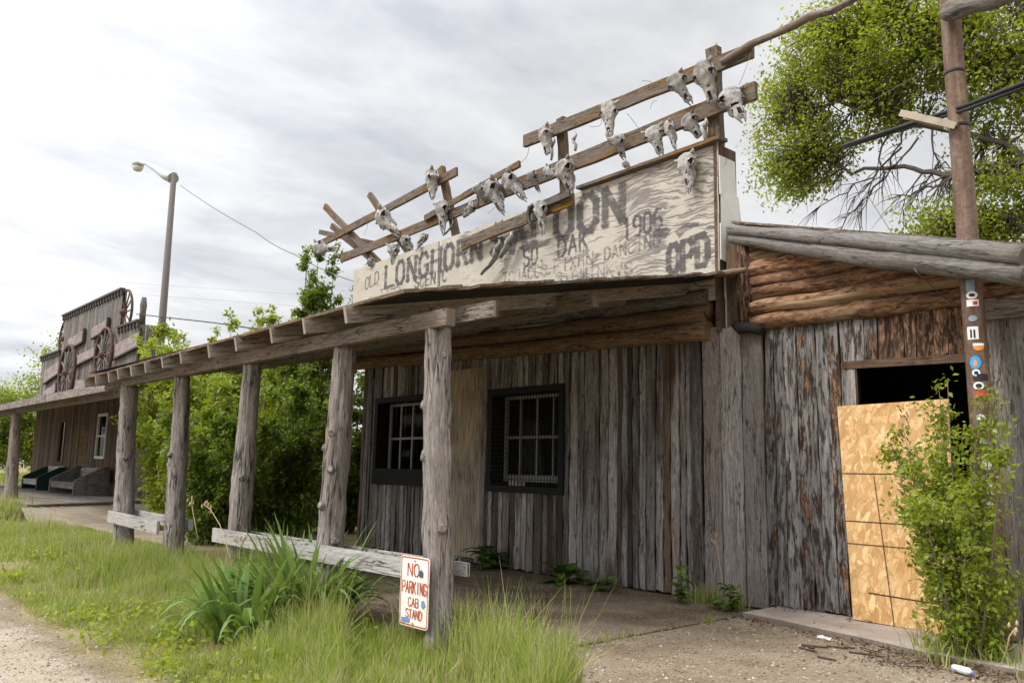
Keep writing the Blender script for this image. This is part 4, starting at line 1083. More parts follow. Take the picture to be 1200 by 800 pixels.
# cables
def cable(name, pts, r, mat, label, cat='cable', sides=6, sag=0.0, group=None):
    m = MB(1); P_ = [Vector(p) for p in pts]; out = []
    for a, b in zip(P_, P_[1:]):
        for i in range(16): out.append(a.lerp(b, i/16)+V(0, 0, -sag*4*(i/16)*(1-i/16)))
    out.append(P_[-1]); m.tube(out, r, sides)
    return tag(m.build(name, mat), label, cat, group)
cable('power_cable', [P(1260, 74, 8.0), P(1134, 123, 8.76), P(985, 172, 9.9)], .022, CABLE, 'thick black cable running past the rusty pole, upper of the pair')
cable('power_cable', [P(1260, 79, 8.05), P(1134, 128, 8.75), P(987, 174, 10)], .018, CABLE, 'black cable close below the thicker one at the rusty pole')
cable('service_wire', [P(1212, 0, 9), P(1122, 62, 8.9), P(880, 198, 12)], .004, WIRE, 'thin wire slanting down left through the tree crown from the pole', 'wire')
cable('guy_wire', [P(992, 190, 13), P(1075, 320, 8.6), P(1116, 357, 9.2), P(1138, 325, 8.8)], .006, WIRE, 'thin guy wire running down from the tree to the shed gable', 'wire')
cable('lamp_wire', [P(211, 217, 9.7), P(300, 272, 9.9), P(345, 298, 9.8), P(419, 331, 9.55)], .012, WIRE, 'single wire from the street lamp to the signboard corner', 'wire', sag=.06)
cable('far_wire', [P(-40, 318, 60), P(420, 350, 60)], .018, WIRE, 'distant faint wire, higher of two crossing the cloudy sky', 'wire')
cable('far_wire', [P(-40, 330, 60), P(420, 364, 60)], .018, WIRE, 'distant faint wire, lower of two crossing the cloudy sky', 'wire')
cable('building_wire', [P(160, 368, 9.6), P(205, 373, 9.7), P(250, 378, 9.9), P(400, 400, 9.6)], .02, CABLE, 'black wire from the lamp pole top of the far store into the bushes', 'wire')

# ------------------------------------------------------------------ street lamp
LX, LY = -29.2, 9.75
sl = thing('street_lamp', 'tall grey street lamp on a wooden pole behind the far store', 'street lamp', (LX, LY, 0))
tp = P(204, 203, LY); bt = P(187, 415, LY)
m = MB(1); ext = bt+(bt-tp)*1.1
m.tube([ext, bt, tp], [.15, .135, .095], 12, .03); m.build('pole', plain('grey_pole_wood', (.135, .12, .108), .9), sl)
m = MB(2); m.tube([P(x, y, LY) for x, y in ((203, 209), (193, 205), (183, 198), (172, 192), (161, 190))], [.2, .17, .12, .07, .06], 10); m.build('arm', STEEL, sl)
m = MB(3); c = P(162, 190, LY); m.lathe(c+V(0, 0, .03), [(.05, 0), (.2, -.03), (.22, -.06), (.21, -.22)], 16); m.build('lamp_hood', STEEL, sl)
m = MB(4); m.lathe(c+V(0, 0, -.17), [(.2, -.02), (.21, -.06), (.15, -.18), (.05, -.22)], 16); m.build('lamp_glass', WHITEP, sl)

# ------------------------------------------------------------------ far store
FY = 9.53
far = thing('false_front_store', 'far grey plank store with stepped false front hung with faded signs and wheels', 'building', (-38, FY, 0))
FX0, FX1 = -45.0, -31.0; CX0, CX1 = -41.6, -33.25
def fboards(mb, x0, x1, z0, z1, y=FY, holes=(), slope=0):
    x = x0
    while x < x1-.01:
        wd = min(mb.r.uniform(.18, .3), x1-x); xc = x+wd/2
        sp_ = [(z0, z1+mb.r.uniform(-.04, .04))]
        for (a, b, c, d) in holes:
            if a-.03 < xc < b+.03: sp_ = [(z0, c), (d, sp_[-1][1])]
        for a, b in sp_: mb.beam((xc, y+mb.r.uniform(-.01, .01), a), (xc, y, b), wd-.015, .03, (0, 1, 0), 3, .01)
        x += wd
m = MB(1); fboards(m, FX0, CX0, 4.1, 6.5); fboards(m, CX0, CX1, 4.1, 8.1); fboards(m, CX1, FX1, 4.1, 6.6); m.build('parapet', W_FAR, far)
fw = [(-34.75, -33.7, 1.85, 3.35), (-40.3, -39.5, 1.6, 3.3)]
dr = (-37.3, -36.1, .45, 2.9)
m = MB(2); fboards(m, FX0, FX1, .45, 4.12, FY, fw+[dr]); m.build('porch_wall', W_FARB, far)
m = MB(3); bwall(m, FX0, FX1, .3, 6.4, FY+.04, fw+[dr]); m.box(CX0, CX1, FY+.04, FY+.1, 6.4, 8.0); m.build('backing_wall', BACK, far)
m = MB(4)
for i in range(3): m.beam((FX1-.02, FY+.12+i*.24, .3), (FX1-.02, FY+.12+i*.24, 6.55), .23, .04, (1, 0, 0), 3, .01)
m.build('corner_return', W_FAR, far)
m = MB(5); m.box(FX0, FX1-.1, FY+.3, FY+3.5, .2, 4.6); m.build('store_body', W_FAR, far)
m = MB(6)
def dent(x0, x1, z):
    x = x0
    while x < x1: m.box(x, x+.14, FY-.1, FY-.02, z-.24, z-.04); x += .36
    m.box(x0-.05, x1+.05, FY-.14, FY+.06, z-.04, z+.04)
dent(CX0, CX1, 8.15); dent(CX1, FX1, 6.66); dent(FX0, CX0, 6.56)
m.build('cornice', plain('dark_trim', (.07, .06, .055), .9), far)
m = MB(7); m.tube([V(-31.4, FY+.2, 6.6), V(-31.4, FY+.2, 7.1), V(-31.4, FY+.2, 7.3), V(-31.4, FY+.2, 7.6)], [.12, .11, .13, .08], 8); m.build('finial', W_FAR, far)
SGN = NT('faded_red_signboard')
_u = SGN.noise(SGN.obj((1.2, 1, 12)), 1.0, 4, .6); _l = SGN.noise(SGN.obj((7, 1, 5)), 1.0, 2, .5)
SGN = SGN.done(SGN.mix(SGN.ramp(_l, [(.5, 0.0), (.56, .55)]), SGN.ramp(_u, [(.3, (.17, .145, .14)), (.7, (.31, .28, .27))]), (.2, .1, .09)), .9)
SGB = plain('sign_edge', (.05, .042, .04), .9)
def fsign(px0, px1, py0, py1, label):
    """faded board on the facade: pixel corners measured on the facade plane"""
    a = P(px0, py0, FY-.12); b = P(px1, py1, FY-.12); h = 0.55
    return a, b
for (xa, ya, xb, yb, hpx, lb) in ((80, 398, 98, 387, 12, 'faded board sign high on the left of the tall false front'), (108, 385, 126, 374, 11, 'pale faded board sign high on the right of the tall false front'),
        (52, 435, 70, 422, 14, 'faded board sign on the low left step of the false front'), (86, 419, 112, 406, 10, 'long faded board sign between the two big wheels'), (133, 405, 163, 389, 15, 'two line faded red sign on the right step of the false front'),
        (51, 458, 66, 450, 9, 'low faded board just above the porch roof at the left corner'), (84, 448, 128, 435, 14, 'long pale board just above the porch roof under the wheels')):
    A_ = P(xa, ya+hpx/2, FY-.1); B_ = P(xb, yb+hpx/2, FY-.1); B_.z = B_.z
    hh = P(xa, ya, FY-.1).z-P(xa, ya+hpx, FY-.1).z
    t_ = thing('board_sign', lb, 'sign', tuple(A_), 'faded board signs on the far store')
    m = MB(1); m.beam(A_, B_, .05, hh, (0, 0, 1), 4, .02); m.build('board', SGN, t_)
    m = MB(2); m.box(B_.x-.02, B_.x+.14, FY-.16, FY-.05, B_.z-hh/2-.05, B_.z+hh/2+.05)
    m.beam(A_+V(0, -.01, -hh/2-.04), B_+V(0, -.01, -hh/2-.04), .09, .06, (0, 0, 1), 2, .01); m.build('edge_frame', SGB, t_)
RIM = plain('rusty_wheel', (.09, .05, .042), .85)
def wheel(c, R_, y, label, solid, seed=1):
    t_ = thing('wagon_wheel', label, 'wheel', (c.x, y, c.z), 'wagon wheels on the far store')
    m = MB(seed); n = 28
    m.tube([V(c.x+R_*math.cos(2*math.pi*i/n), y, c.z+R_*math.sin(2*math.pi*i/n)) for i in range(n+1)], .055*R_/.9, 6, cap=False); m.build('rim', RIM, t_)
    m = MB(2)
    for i in range(12):
        a = 2*math.pi*i/12; m.tube([V(c.x+.1*math.cos(a), y, c.z+.1*math.sin(a)), V(c.x+R_*.97*math.cos(a), y, c.z+R_*.97*math.sin(a))], .028, 5)
    m.build('spokes', W_FAR if R_ > 1 else RIM, t_)
    m = MB(3); m.lathe((c.x, y+.06, c.z), [(.13, 0), (.16, .08), (.1, .2), (.06, .24)], 12, (0, -1, 0)); m.build('hub', RIM, t_)
    if solid:
        m = MB(4); m.lathe((c.x, y+.015, c.z), [(R_*.96, 0), (R_*.96, .03)], 28, (0, -1, 0)); m.build('backing_disc', W_FARB, t_)
cw = P(121, 416, FY-.2); wheel(cw, 1.05, FY-.2, 'large wagon wheel on the false front nearer the saloon', False)
cw = P(78, 437, FY-.2); wheel(cw, 1.2, FY-.2, 'large wagon wheel on the false front farther from the saloon', False)
cw = P(146, 366, FY+.05); wheel(cw, .85, FY+.05, 'spoked wheel standing on the right step of the false front', False)
cw = P(76, 397, FY+.05); wheel(cw, .9, FY+.05, 'spoked wheel standing on the left step of the false front', False)
# windows and door of the far store
def fwindow(r, mat, pale):
    a, b, c, d = r; m = MB(1)
    m.box(a-.08, b+.08, FY-.05, FY+.03, d, d+.1); m.box(a-.08, b+.08, FY-.05, FY+.03, c-.1, c); m.box(a-.08, a, FY-.048, FY+.03, c, d); m.box(b, b+.08, FY-.048, FY+.03, c, d)
    if pale: m.box(a, b, FY-.03, FY+.02, (c+d)/2-.03, (c+d)/2+.03)
    f = m.build('window', mat, far); m = MB(2); m.poly([(a, FY+.03, c), (b, FY+.03, c), (b, FY+.03, d), (a, FY+.03, d)]); m.build('pane', GLASS, f)
fwindow(fw[0], WHITEP, True); fwindow(fw[1], W_FARB, False)
m = MB(8); m.box(dr[0], dr[1], FY+.0, FY+.05, dr[2], dr[3]); d_ = m.build('door', W_FARB, far)
m = MB(9); m.lathe((dr[1]-.12, FY, 1.45), [(.03, 0), (.04, .05)], 8, (0, -1, 0)); m.build('handle', STEEL, d_)
# its porch
fp = thing('store_porch', 'far plank porch roof on a pale log post in front of the store', 'porch', (-32, 5.6, 0))
zE = 3.33
m = MB(1)
for i in range(12):
    y0 = 5.5+i*.335; xr = -19.9-(y0-5.5)*2.4
    m.beam((-47, y0+.17, zE+.06+(y0-5.5)*.24), (xr, y0+.17, zE+.06+(y0-5.5)*.24), .325, .035, (0, -.24, 1), 6, .01)
m.build('roof', W_DARK, fp)
m = MB(2); m.beam((-47, 5.5, zE-.05), (-19.75, 5.5, zE-.04), .05, .2, (0, 0, 1), 10, .012); m.build('fascia', W_WALL2, fp)
for i in range(14):
    xx = -46+i*1.5; yb_ = 9.5 if xx < -30 else 5.6+(-19.9-xx)/2.4
    m = MB(10+i); m.beam((xx, 5.6, zE-.03), (xx, min(9.5, yb_), zE-.03+(min(9.5, yb_)-5.5)*.24), .06, .16, (0, 0, 1), 2); m.build('rafter', W_BEAM, fp)
m = MB(3); m.beam((-47, 5.95, zE-.12), (-20.2, 5.95, zE-.12), .12, .2, (0, 0, 1), 4, .01); m.build('beam', W_BEAM, fp)
def fpost(xa, xb):
    m = MB(31); n = 20
    m.tube([V(xb+(xa-xb)*i/n, 5.95, 3.15*i/n) for i in range(n+1)], [.19-.05*i/n for i in range(n+1)], 14, .12); return m.build('post', W_POST, fp)
pa, pb = P(19, 486, 5.95), P(13, 573, 5.95); fpost(pa.x, pb.x+.1); fpost(-38, -38.1); fpost(-44.5, -44.5)
# raised deck
dk = thing('plank_deck', 'grey plank deck raised in front of the far store', 'deck', (-35, 7.5, 0))
m = MB(5)
for i in range(14):
    y0 = 5.55+i*.285; m.beam((-46, y0+.14, .43), (-26.1-(y0-5.55)*.6, y0+.14, .43), .275, .04, (0, 0, 1), 8, .006)
m.build('planking', W_DECK, dk)
m = MB(6); m.beam((-46, 5.6, .2), (-26.2, 5.6, .2), .06, .4, (0, 0, 1), 3); m.beam((-26.2, 5.6, .2), (-28.4, 9.4, .2), .06, .4, (0, 0, 1), 3); m.build('skirt_board', W_DECK, dk)
bkm = MB(71); n = 14; A_, B_ = V(-25.9, 5.35, .37), V(-28.6, 9.5, .37)
for k in range(n):
    r0, r1 = [], []
    for (dst, q) in ((0, r0), (1, r1)):
        t = (k+dst)/n; a = A_.lerp(B_, t)
        for j in range(6):
            u = j/5; q.append(a+V(u*2.6+.3*noise.noise(V(t*4, u*2, 1))*u, -u*.25, -.37*(u**.8)*1.0+.012*(1-u)))
    for j in range(5): bkm.poly([r0[j], r0[j+1], r1[j+1], r1[j]])
n = 40
for k in range(n):
    xa, xb = -25.9-20*k/n, -25.9-20*(k+1)/n
    def pt(x, u): return V(x, 5.45-u*1.1, .37*(1-u)**1.2+.07*noise.noise(V(x, u*2, 3))*(1-u)-.004)
    for j in range(5): bkm.poly([pt(xa, j/5), pt(xb, j/5), pt(xb, (j+1)/5), pt(xa, (j+1)/5)])
tag(bkm.build('earth_bank', PATH), kind='structure')
# benches
def bench(x0, x1, y0, y1, label, side_mat, seat_mat, tall):
    t_ = thing('porch_bench', label, 'bench', ((x0+x1)/2, y1, .45), 'benches on the far deck')
    for s, xx in ((0, x0), (1, x1)):
        m = MB(1); n = len(m.v)
        prof = [(y0, .46), (y1, .46), (y1, .46+tall), (y1-.25, .46+tall), (y0+.05, 1.0), (y0, .95)]
        c = [V(xx, a, b) for a, b in prof]; d = [p+V(.1, 0, 0) for p in c]
        m.poly(c, [(p.y, p.z) for p in c]); m.poly(d[::-1], [(p.y, p.z) for p in d[::-1]])
        for i in range(6): m.poly([c[i], d[i], d[(i+1) % 6], c[(i+1) % 6]], [(0, 0), (.1, 0), (.1, .3), (0, .3)])
        m.build('side_panel', side_mat, t_)
    m = MB(2)
    for k in range(3): m.beam((x0+.1, y0+.1+k*.2, .86), (x1, y0+.1+k*.2, .86), .18, .04, (0, 0, 1), 2, .004)
    m.beam((x0+.1, y0+.06, .75), (x1, y0+.06, .75), .04, .16, (0, 0, 1)); m.build('seat', seat_mat, t_)
    m = MB(3)
    for k in range(3): m.beam((x0+.1, y1-.1, 1.0+k*.17), (x1, y1-.1, 1.0+k*.17), .035, .15, (0, 0, 1), 2, .004)
    m.build('backrest', seat_mat, t_)
bench(-40.6, -38.1, 8.3, 9.35, 'plank bench with dark green side panels by the far door', DGREEN, W_RAIL, .92)
bench(-35.6, -32.3, 8.2, 9.35, 'long grey plank bench under the white framed window', W_WALL2, W_WALL2, 1.0)

# ------------------------------------------------------------------ vegetation
def leaf_cloud(centers, spreads, counts, leaf, seed, upbias=.35, flat=1.0):
    rg = np.random.default_rng(seed)
    idx = np.repeat(np.arange(len(centers)), counts); n = len(idx)
    C_ = np.asarray(centers)[idx]; S_ = np.asarray(spreads)[idx][:, None]
    g_ = rg.normal(size=(n, 3)); g_[:, 2] *= flat
    pos = C_+g_*S_*.5
    d = rg.normal(size=(n, 3)); d[:, 2] -= .3; d /= np.linalg.norm(d, axis=1)[:, None]
    nn = rg.normal(size=(n, 3)); nn[:, 2] = np.abs(nn[:, 2])+upbias*2; s = np.cross(d, nn); s /= np.linalg.norm(s, axis=1)[:, None]+1e-9
    L = leaf*rg.uniform(.6, 1.25, n)[:, None]; W_ = L*rg.uniform(.45, .68, n)[:, None]
    up = np.cross(s, d)
    v = np.empty((n, 4, 3)); v[:, 0] = pos; v[:, 1] = pos+d*L*.45+s*W_*.5+up*L*.08; v[:, 2] = pos+d*L; v[:, 3] = pos+d*L*.45-s*W_*.5+up*L*.08
    return v.reshape(-1, 3), np.arange(4*n).reshape(-1, 4)

def shrub(name, label, base, height, spread, nstem, leaf, mat, per, seed, cat='shrub', group=None, lo=.12, lean=(0, 0), narrow=1.0, twigs=9, top=1.0):
    """stems fan out from the ground, side twigs leave them, leaves sit along the twigs"""
    r = random.Random(seed); t_ = thing(name, label, cat, base, group)
    st_ = MB(seed); cen, spr = [], []
    b = Vector(base)
    for i in range(nstem):
        a = r.uniform(0, 6.28); h = height*r.uniform(.55, 1.0); out = spread*math.sqrt(r.random())*narrow
        if h > .85*height: out *= top
        tip = b+V(math.cos(a)*out+lean[0]*h, math.sin(a)*out+lean[1]*h, h)
        p0 = b+V(math.cos(a)*out*.15, math.sin(a)*out*.15, 0)
        mid = p0.lerp(tip, .5)+V(math.cos(a), math.sin(a), 0)*out*.06+V(r.uniform(-.1, .1), r.uniform(-.1, .1), h*.06)
        n = 9; pts = [p0*(1-t)**2+mid*2*t*(1-t)+tip*t*t for t in [k/n for k in range(n+1)]]
        r0 = .006+.005*h
        st_.tube(pts, [max(.003, r0*(1-.9*k/n)) for k in range(n+1)], 5)
        for k in range(twigs):
            t = r.uniform(lo, 1.0); j = min(n-1, int(t*n)); q = pts[j].lerp(pts[j+1], t*n-j)
            L = spread*r.uniform(.12, .36)*(1.15-.6*t); aa = r.uniform(0, 6.28)
            e = q+V(math.cos(aa)*L, math.sin(aa)*L, L*r.uniform(-.15, .55))
            st_.tube([q, q.lerp(e, .5)+V(0, 0, .02), e], [.006, .004, .002], 4, cap=False)
            for f in (.35, .65, .95): cen.append(q.lerp(e, f)); spr.append(L*.32+.05)
        cen.append(tip); spr.append(.12)
    st_.build('stems', TWIG, t_)
    cnt = np.random.default_rng(seed).poisson(per, len(cen))
    cen = [tuple(c) for c in cen]
    v, q = leaf_cloud(cen, spr, cnt, leaf, seed)
    v[:, 2] = np.maximum(v[:, 2], .01)
    np_mesh('foliage', v, q, mat, t_)
    return t_
GB = 'leafy shrubs between the two buildings'
shrub('leafy_shrub', 'dark leafy shrub against the left end of the saloon', (-17.3, 8.6, 0), 3.5, 1.5, 34, .11, LEAF_MID, 28, 201, group=GB, lo=.02)
shrub('leafy_shrub', 'mid green shrub behind the second porch post from the sign', (-17.6, 7.2, 0), 2.7, 1.3, 30, .1, LEAF_MID, 28, 202, group=GB, lo=.0)
shrub('leafy_shrub', 'tall bright green shrub behind the middle porch post', (-19.6, 8.0, 0), 4.4, 1.7, 34, .115, LEAF_BRIGHT, 28, 203, group=GB, lo=.03)
shrub('leafy_shrub', 'broad yellow green shrub behind the fourth porch post', (-21.6, 8.1, 0), 5.1, 1.8, 34, .12, LEAF_BRIGHT, 28, 204, group=GB, lo=.03, top=.9)
shrub('leafy_shrub', 'low bright shrub at the edge of the bare dirt beside the far deck', (-23.9, 8.9, 0), 4.6, 1.5, 26, .125, LEAF_BRIGHT, 28, 205, group=GB, lo=.02)
shrub('leafy_shrub', 'yellow green shrub rising by the lamp pole beside the far store', (-26.4, 10.3, 0), 6.0, 1.7, 26, .14, LEAF_BRIGHT, 28, 206, group=GB, lo=.05)
shrub('leafy_shrub', 'bright shrub with pointed top rising over the porch roof left of the poplar', (-22.6, 10.6, 0), 6.3, 1.7, 26, .14, LEAF_BRIGHT, 28, 207, group=GB, lo=.1, top=.9)
shrub('leafy_shrub', 'deep green bush filling the gap behind the saloon corner', (-19.2, 11.3, 0), 4.3, 1.8, 28, .15, LEAF_MID, 28, 208, group=GB, lo=.05)
shrub('poplar_sapling', 'slender young poplar rising above the porch roof beside the signboard', (-19.0, 10.1, 0), 7.4, 1.15, 20, .11, LEAF_MID, 26, 209, 'tree', lo=.3, narrow=.85, twigs=16, top=.85)

def tree(name, label, base, trunk, limbs, ells, nclump, per, leaf, mat, seed, group=None, bare=(), clump=.45, thr=-.05, trunkr=.3):
    r = random.Random(seed); t_ = thing(name, label, 'tree', base, group)
    m = MB(seed); m.tube(trunk, [trunkr*(1-.6*i/(len(trunk)-1)) for i in range(len(trunk))], 10, .1); m.build('trunk', TRUNK, t_)
    br = MB(seed+1); nodes_ = []
    for pts in limbs:
        pts = [Vector(p) for p in pts]; n = len(pts)
        dense = []
        for a, b in zip(pts, pts[1:]):
            for i in range(5): dense.append(a.lerp(b, i/5)+V(r.uniform(-.04, .04), r.uniform(-.04, .04), r.uniform(-.05, .05)))
        dense.append(pts[-1]); k = len(dense)
        br.tube(dense, [.055*trunkr/.3*(1-.85*i/(k-1))+.012 for i in range(k)], 7, .1); nodes_ += dense
    cen = []
    tot = sum(e[1][0]*e[1][1]*e[1][2] for e in ells)
    for (c, s) in ells:
        c = Vector(c); k = int(nclump*s[0]*s[1]*s[2]/tot)+1
        for _ in range(k):
            for _try in range(6):
                d = V(r.gauss(0, 1), r.gauss(0, 1), r.gauss(0, 1)).normalized()*(r.random()**.42)
                p = c+V(d.x*s[0], d.y*s[1], d.z*s[2])
                if noise.noise(p*1.15+V(seed, 0, 0)) > thr: break
            else: continue
            cen.append(p)
    for p in cen:
        q = min(nodes_, key=lambda n_: (n_-p).length_squared)
        if (q-p).length > 3.2: q = p.lerp(q, 1.6/(q-p).length)
        mid = q.lerp(p, .5)+V(r.uniform(-.15, .15), r.uniform(-.15, .15), r.uniform(0, .2)); br.tube([q, mid, p], [.022, .014, .005], 4, cap=False)
    for a, b in bare:
        a = Vector(a); b = Vector(b); prev = a; L = (b-a).length
        pts = [a.lerp(b, i/8)+V(r.uniform(-.08, .08), r.uniform(-.08, .08), r.uniform(-.08, .08))*(L/2) for i in range(9)]
        br.tube(pts, [.02*(1-.8*i/8)+.004 for i in range(9)], 5)
        for _ in range(16):
            j = r.randrange(2, 9); d = (b-a).normalized()*r.uniform(.2, .6)+V(r.uniform(-.5, .5), r.uniform(-.3, .3), r.uniform(-.7, .15))
            e = pts[j]+d*r.uniform(.4, 1.0); br.tube([pts[j], pts[j].lerp(e, .5)+V(0, 0, .05), e], [.01, .007, .003], 4, cap=False)
    br.build('branches', TRUNK, t_)
    v, q = leaf_cloud([tuple(c) for c in cen], [clump]*len(cen), np.random.default_rng(seed).poisson(per, len(cen)), leaf, seed, flat=.6)
    np_mesh('crown', v, q, mat, t_)
    return t_
def E(px, py, Y, rx, ry, depth):
    c = P(px, py, Y); d = -(np.linalg.inv(ROT) @ (np.array(c)-CAM))[2]; s = d/F
    return (tuple(c), (rx*s, depth, ry*s))
TY = 17.0
tb = (-1.6, 18, 0)
limbs = [[(-1.7, 18, 3.0), P(1180, 170, TY+.6), P(1060, 142, TY), P(985, 120, TY-.4), P(930, 130, TY-.6)],
         [(-1.7, 18, 3.6), P(1200, 100, TY+.8), P(1120, 40, TY), P(1040, 10, TY), P(990, 30, TY)],
         [(-1.7, 18, 2.8), P(1200, 190, TY+.5), P(1120, 206, TY), P(1060, 196, TY), P(1000, 202, TY), P(945, 180, TY)],
         [(-1.7, 18, 3.8), P(1230, 60, TY), P(1190, 0, TY)], [(-1.7, 18, 2.2), P(1190, 260, TY+.5), P(1120, 270, TY+.5)]]
tree('broadleaf_tree', 'large leafy tree with long bare lower branches behind the log shed', tb, [(-1.6, 18, 0), (-1.65, 18, 2), (-1.75, 18, 4), (-1.9, 18, 6.5)], limbs,
     [E(1005, 60, TY, 100, 78, 1.3), E(945, 150, TY, 64, 80, 1.1), E(1075, 35, TY, 70, 80, 1.4), E(1185, 70, TY+1, 85, 105, 1.5), E(1180, 215, TY+1, 62, 62, 1.3), E(1095, 270, TY, 48, 36, 1.4), E(1040, 120, TY, 60, 45, 1.0), E(1150, 280, TY+1, 60, 40, 1.4), E(925, 205, TY, 38, 38, .9), E(905, 120, TY, 22, 30, .6)],
     3000, 18, .1, LEAF_TREE, 301, bare=[(P(1060, 175, TY), P(955, 250, TY)), (P(1040, 200, TY), P(985, 265, TY)), (P(1040, 160, TY), P(1010, 262, TY-.3)), (P(1100, 215, TY), P(1045, 235, TY)), (P(1000, 190, TY), P(945, 225, TY)), (P(1080, 165, TY), P(1000, 230, TY)), (P(1020, 150, TY), P(975, 215, TY)), (P(1060, 150, TY), P(1030, 225, TY)), (P(1000, 120, TY), P(960, 190, TY)), (P(1100, 190, TY), P(1060, 245, TY)), (P(1090, 150, TY), P(1110, 225, TY))], clump=.4, thr=-.16, trunkr=.4)
def small_tree(label, x, y, h, w_, seed, mat, per=62, leaf=.19, n=200):
    limbs_ = [[(x, y, h*.3), (x+a*w_*.3, y+b*w_*.3, h*.55), (x+a*w_*.6, y+b*w_*.6, h*.8)] for a, b in ((-1, 0), (1, .2), (.2, 1), (0, -.8), (.1, 0))]
    return tree('broadleaf_tree', label, (x, y, 0), [(x, y, 0), (x+.05, y, h*.35), (x, y, h*.75)], limbs_, [((x, y, h*.62), (w_, w_, h*.4)), ((x-.3*w_, y, h*.4), (w_*.8, w_*.8, h*.25))], n, per, leaf, mat, seed, 'trees beyond the far store', clump=w_*.32, trunkr=.18)
small_tree('bright tree rising behind the left edge of the stepped false front', -52.5, 12.8, 8.8, 2.6, 311, LEAF_BRIGHT)
small_tree('green tree seen under the far porch roof left of the store wall', -55, 10.6, 5.4, 2.0, 312, LEAF_MID)
small_tree('dark green tree beyond the pale far porch post', -62, 11.0, 6.5, 2.6, 313, LEAF_MID)
small_tree('distant tree at the picture edge left of the far porch', -80, 13.5, 8.0, 4.0, 314, LEAF_BRIGHT)
hedge_v, hedge_q = leaf_cloud([(-130+i*.9, 34+6*math.sin(i*1.7), 1.2+.8*math.sin(i*.9)) for i in range(80)], [3.2]*80, [120]*80, .4, 320)
hedge_v[:, 2] = np.maximum(hedge_v[:, 2], .02)
tag(np_mesh('distant_undergrowth', hedge_v, hedge_q, LEAF_MID), kind='stuff')
# willow like shrub in front of the strand board
shrub('leafy_shrub', 'bright green sapling shrub growing in front of the strand board sheet', (-3.15, 8.42, 0), 2.6,   .74, 22, .06, LEAF_BRIGHT, 13, 331, lo=.04, twigs=15, narrow=.95, lean=(.02, 0))

# grass -------------------------------------------------------------
def blades(n, xy, hgt, seed, wid=.006, bend=.35):
    rg = np.random.default_rng(seed); a = rg.uniform(0, 2*np.pi, n); b = rg.normal(0, bend, n)*hgt; bd = rg.uniform(0, 2*np.pi, n)
    wx, wy = np.cos(a)*wid, np.sin(a)*wid
    dx, dy = np.cos(bd)*b, np.sin(bd)*b
    v = np.empty((n, 6, 3))
    for j, (t, k) in enumerate(((0, 1.0), (.5, .8), (1, .12))):
        cx_ = xy[:, 0]+dx*t*t; cy_ = xy[:, 1]+dy*t*t; cz_ = hgt*(t-.12*t*t*np.abs(b/np.maximum(hgt, .01)))
        v[:, 2*j, 0] = cx_-wx*k; v[:, 2*j, 1] = cy_-wy*k; v[:, 2*j, 2] = cz_
        v[:, 2*j+1, 0] = cx_+wx*k; v[:, 2*j+1, 1] = cy_+wy*k; v[:, 2*j+1, 2] = cz_
    base = (np.arange(n)*6)[:, None]
    q = np.concatenate([base+np.array([[0, 1, 3, 2]]), base+np.array([[2, 3, 5, 4]])])
    return v.reshape(-1, 3), q
def vnoise(xy, f, s):
    return np.array([noise.noise(V(x*f+s, y*f, s)) for x, y in xy])
GV, GQ = [], []; off = 0
def add_grass(x0, x1, y0, y1, dens, hfun, seed, wid):
    global off
    rg = np.random.default_rng(seed); n = int((x1-x0)*(y1-y0)*dens)
    xy = np.column_stack([rg.uniform(x0, x1, n), rg.uniform(y0, y1, n)])
    nz = vnoise(xy, 1.1, 3.3); n2 = vnoise(xy, .4, 8.1)
    h = hfun(xy[:, 0], xy[:, 1], nz, n2); keep = h > .02
    keep &= rg.random(n) < np.clip(.72+nz*1.3, .06, 1)
    xy = xy[keep]; h = h[keep]*rg.uniform(.55, 1.15, keep.sum())
    v, q = blades(len(xy), xy, h, seed+1, wid)
    GV.append(v); GQ.append(q+off); off += len(v)
def edge_y(x): return np.interp(x, [-40, -30, -14, -10.3, -8, -6.3, -4.6], [2.6, 2.5, 2.3, 2.2, 2.45, 2.35, 1.8])
def hg(x, y, nz, n2):
    d = y-edge_y(x)-.25*nz
    h = np.clip(d*.16, 0, .2)+.1*np.clip((y-3.6)/.8, 0, 1)
    h = h*np.clip(1+1.1*nz+.5*n2, .25, 2)
    # worn strip: under the porch roof and on the slab there is none
    lim = np.where(x > -6.9, 4.75+.0*x, 5.05)
    h = np.where(y > lim+.15*nz, 0, h)
    right = np.interp(y, [1.5, 3, 4.2, 4.8, 5.4], [-4.4, -4.4, -4.5, -4.9, -5.6])
    ang = np.arctan2(y, -x); h = np.where((np.abs(ang-.615) < .075) & (y > 2.6), h*.45, h)
    return np.where(x > right+.6*nz+.25*n2, 0, h)
add_grass(-9, -4.1, 1.8, 5.5, 3400, hg, 1, .0042)
add_grass(-14, -9, 1.9, 5.3, 2200, hg, 2, .0058)
def hg2(x, y, nz, n2):
    d = y-edge_y(x)-.3*nz; h = np.clip(d*.14, 0, .24)*(1+.6*nz+.4*n2)
    return np.where((y > 5.0) & (x > -16.3), 0, np.where((x < -16.3) & (y > 5.1+.3*nz) , h*.35, h))
add_grass(-24, -14, 2.1, 6.2, 900, hg2, 3, .009)
add_grass(-48, -24, 2.2, 6.0, 320, hg2, 4, .017)
def hg3(x, y, nz, n2): return np.where(y < 5.4, .4, .4)*(1+.5*nz)
add_grass(-95, -46, 2.5, 30, 26, lambda x, y, nz, n2: .45*(1+.5*nz), 5, .06)
add_grass(-12, -4.4, 2.4, 4.9, 260, lambda x, y, nz, n2: hg(x, y, nz, n2)*1.9+.0, 11, .003)
add_grass(-26, -12, 2.6, 5.2, 130, lambda x, y, nz, n2: hg2(x, y, nz, n2)*1.8, 12, .006)
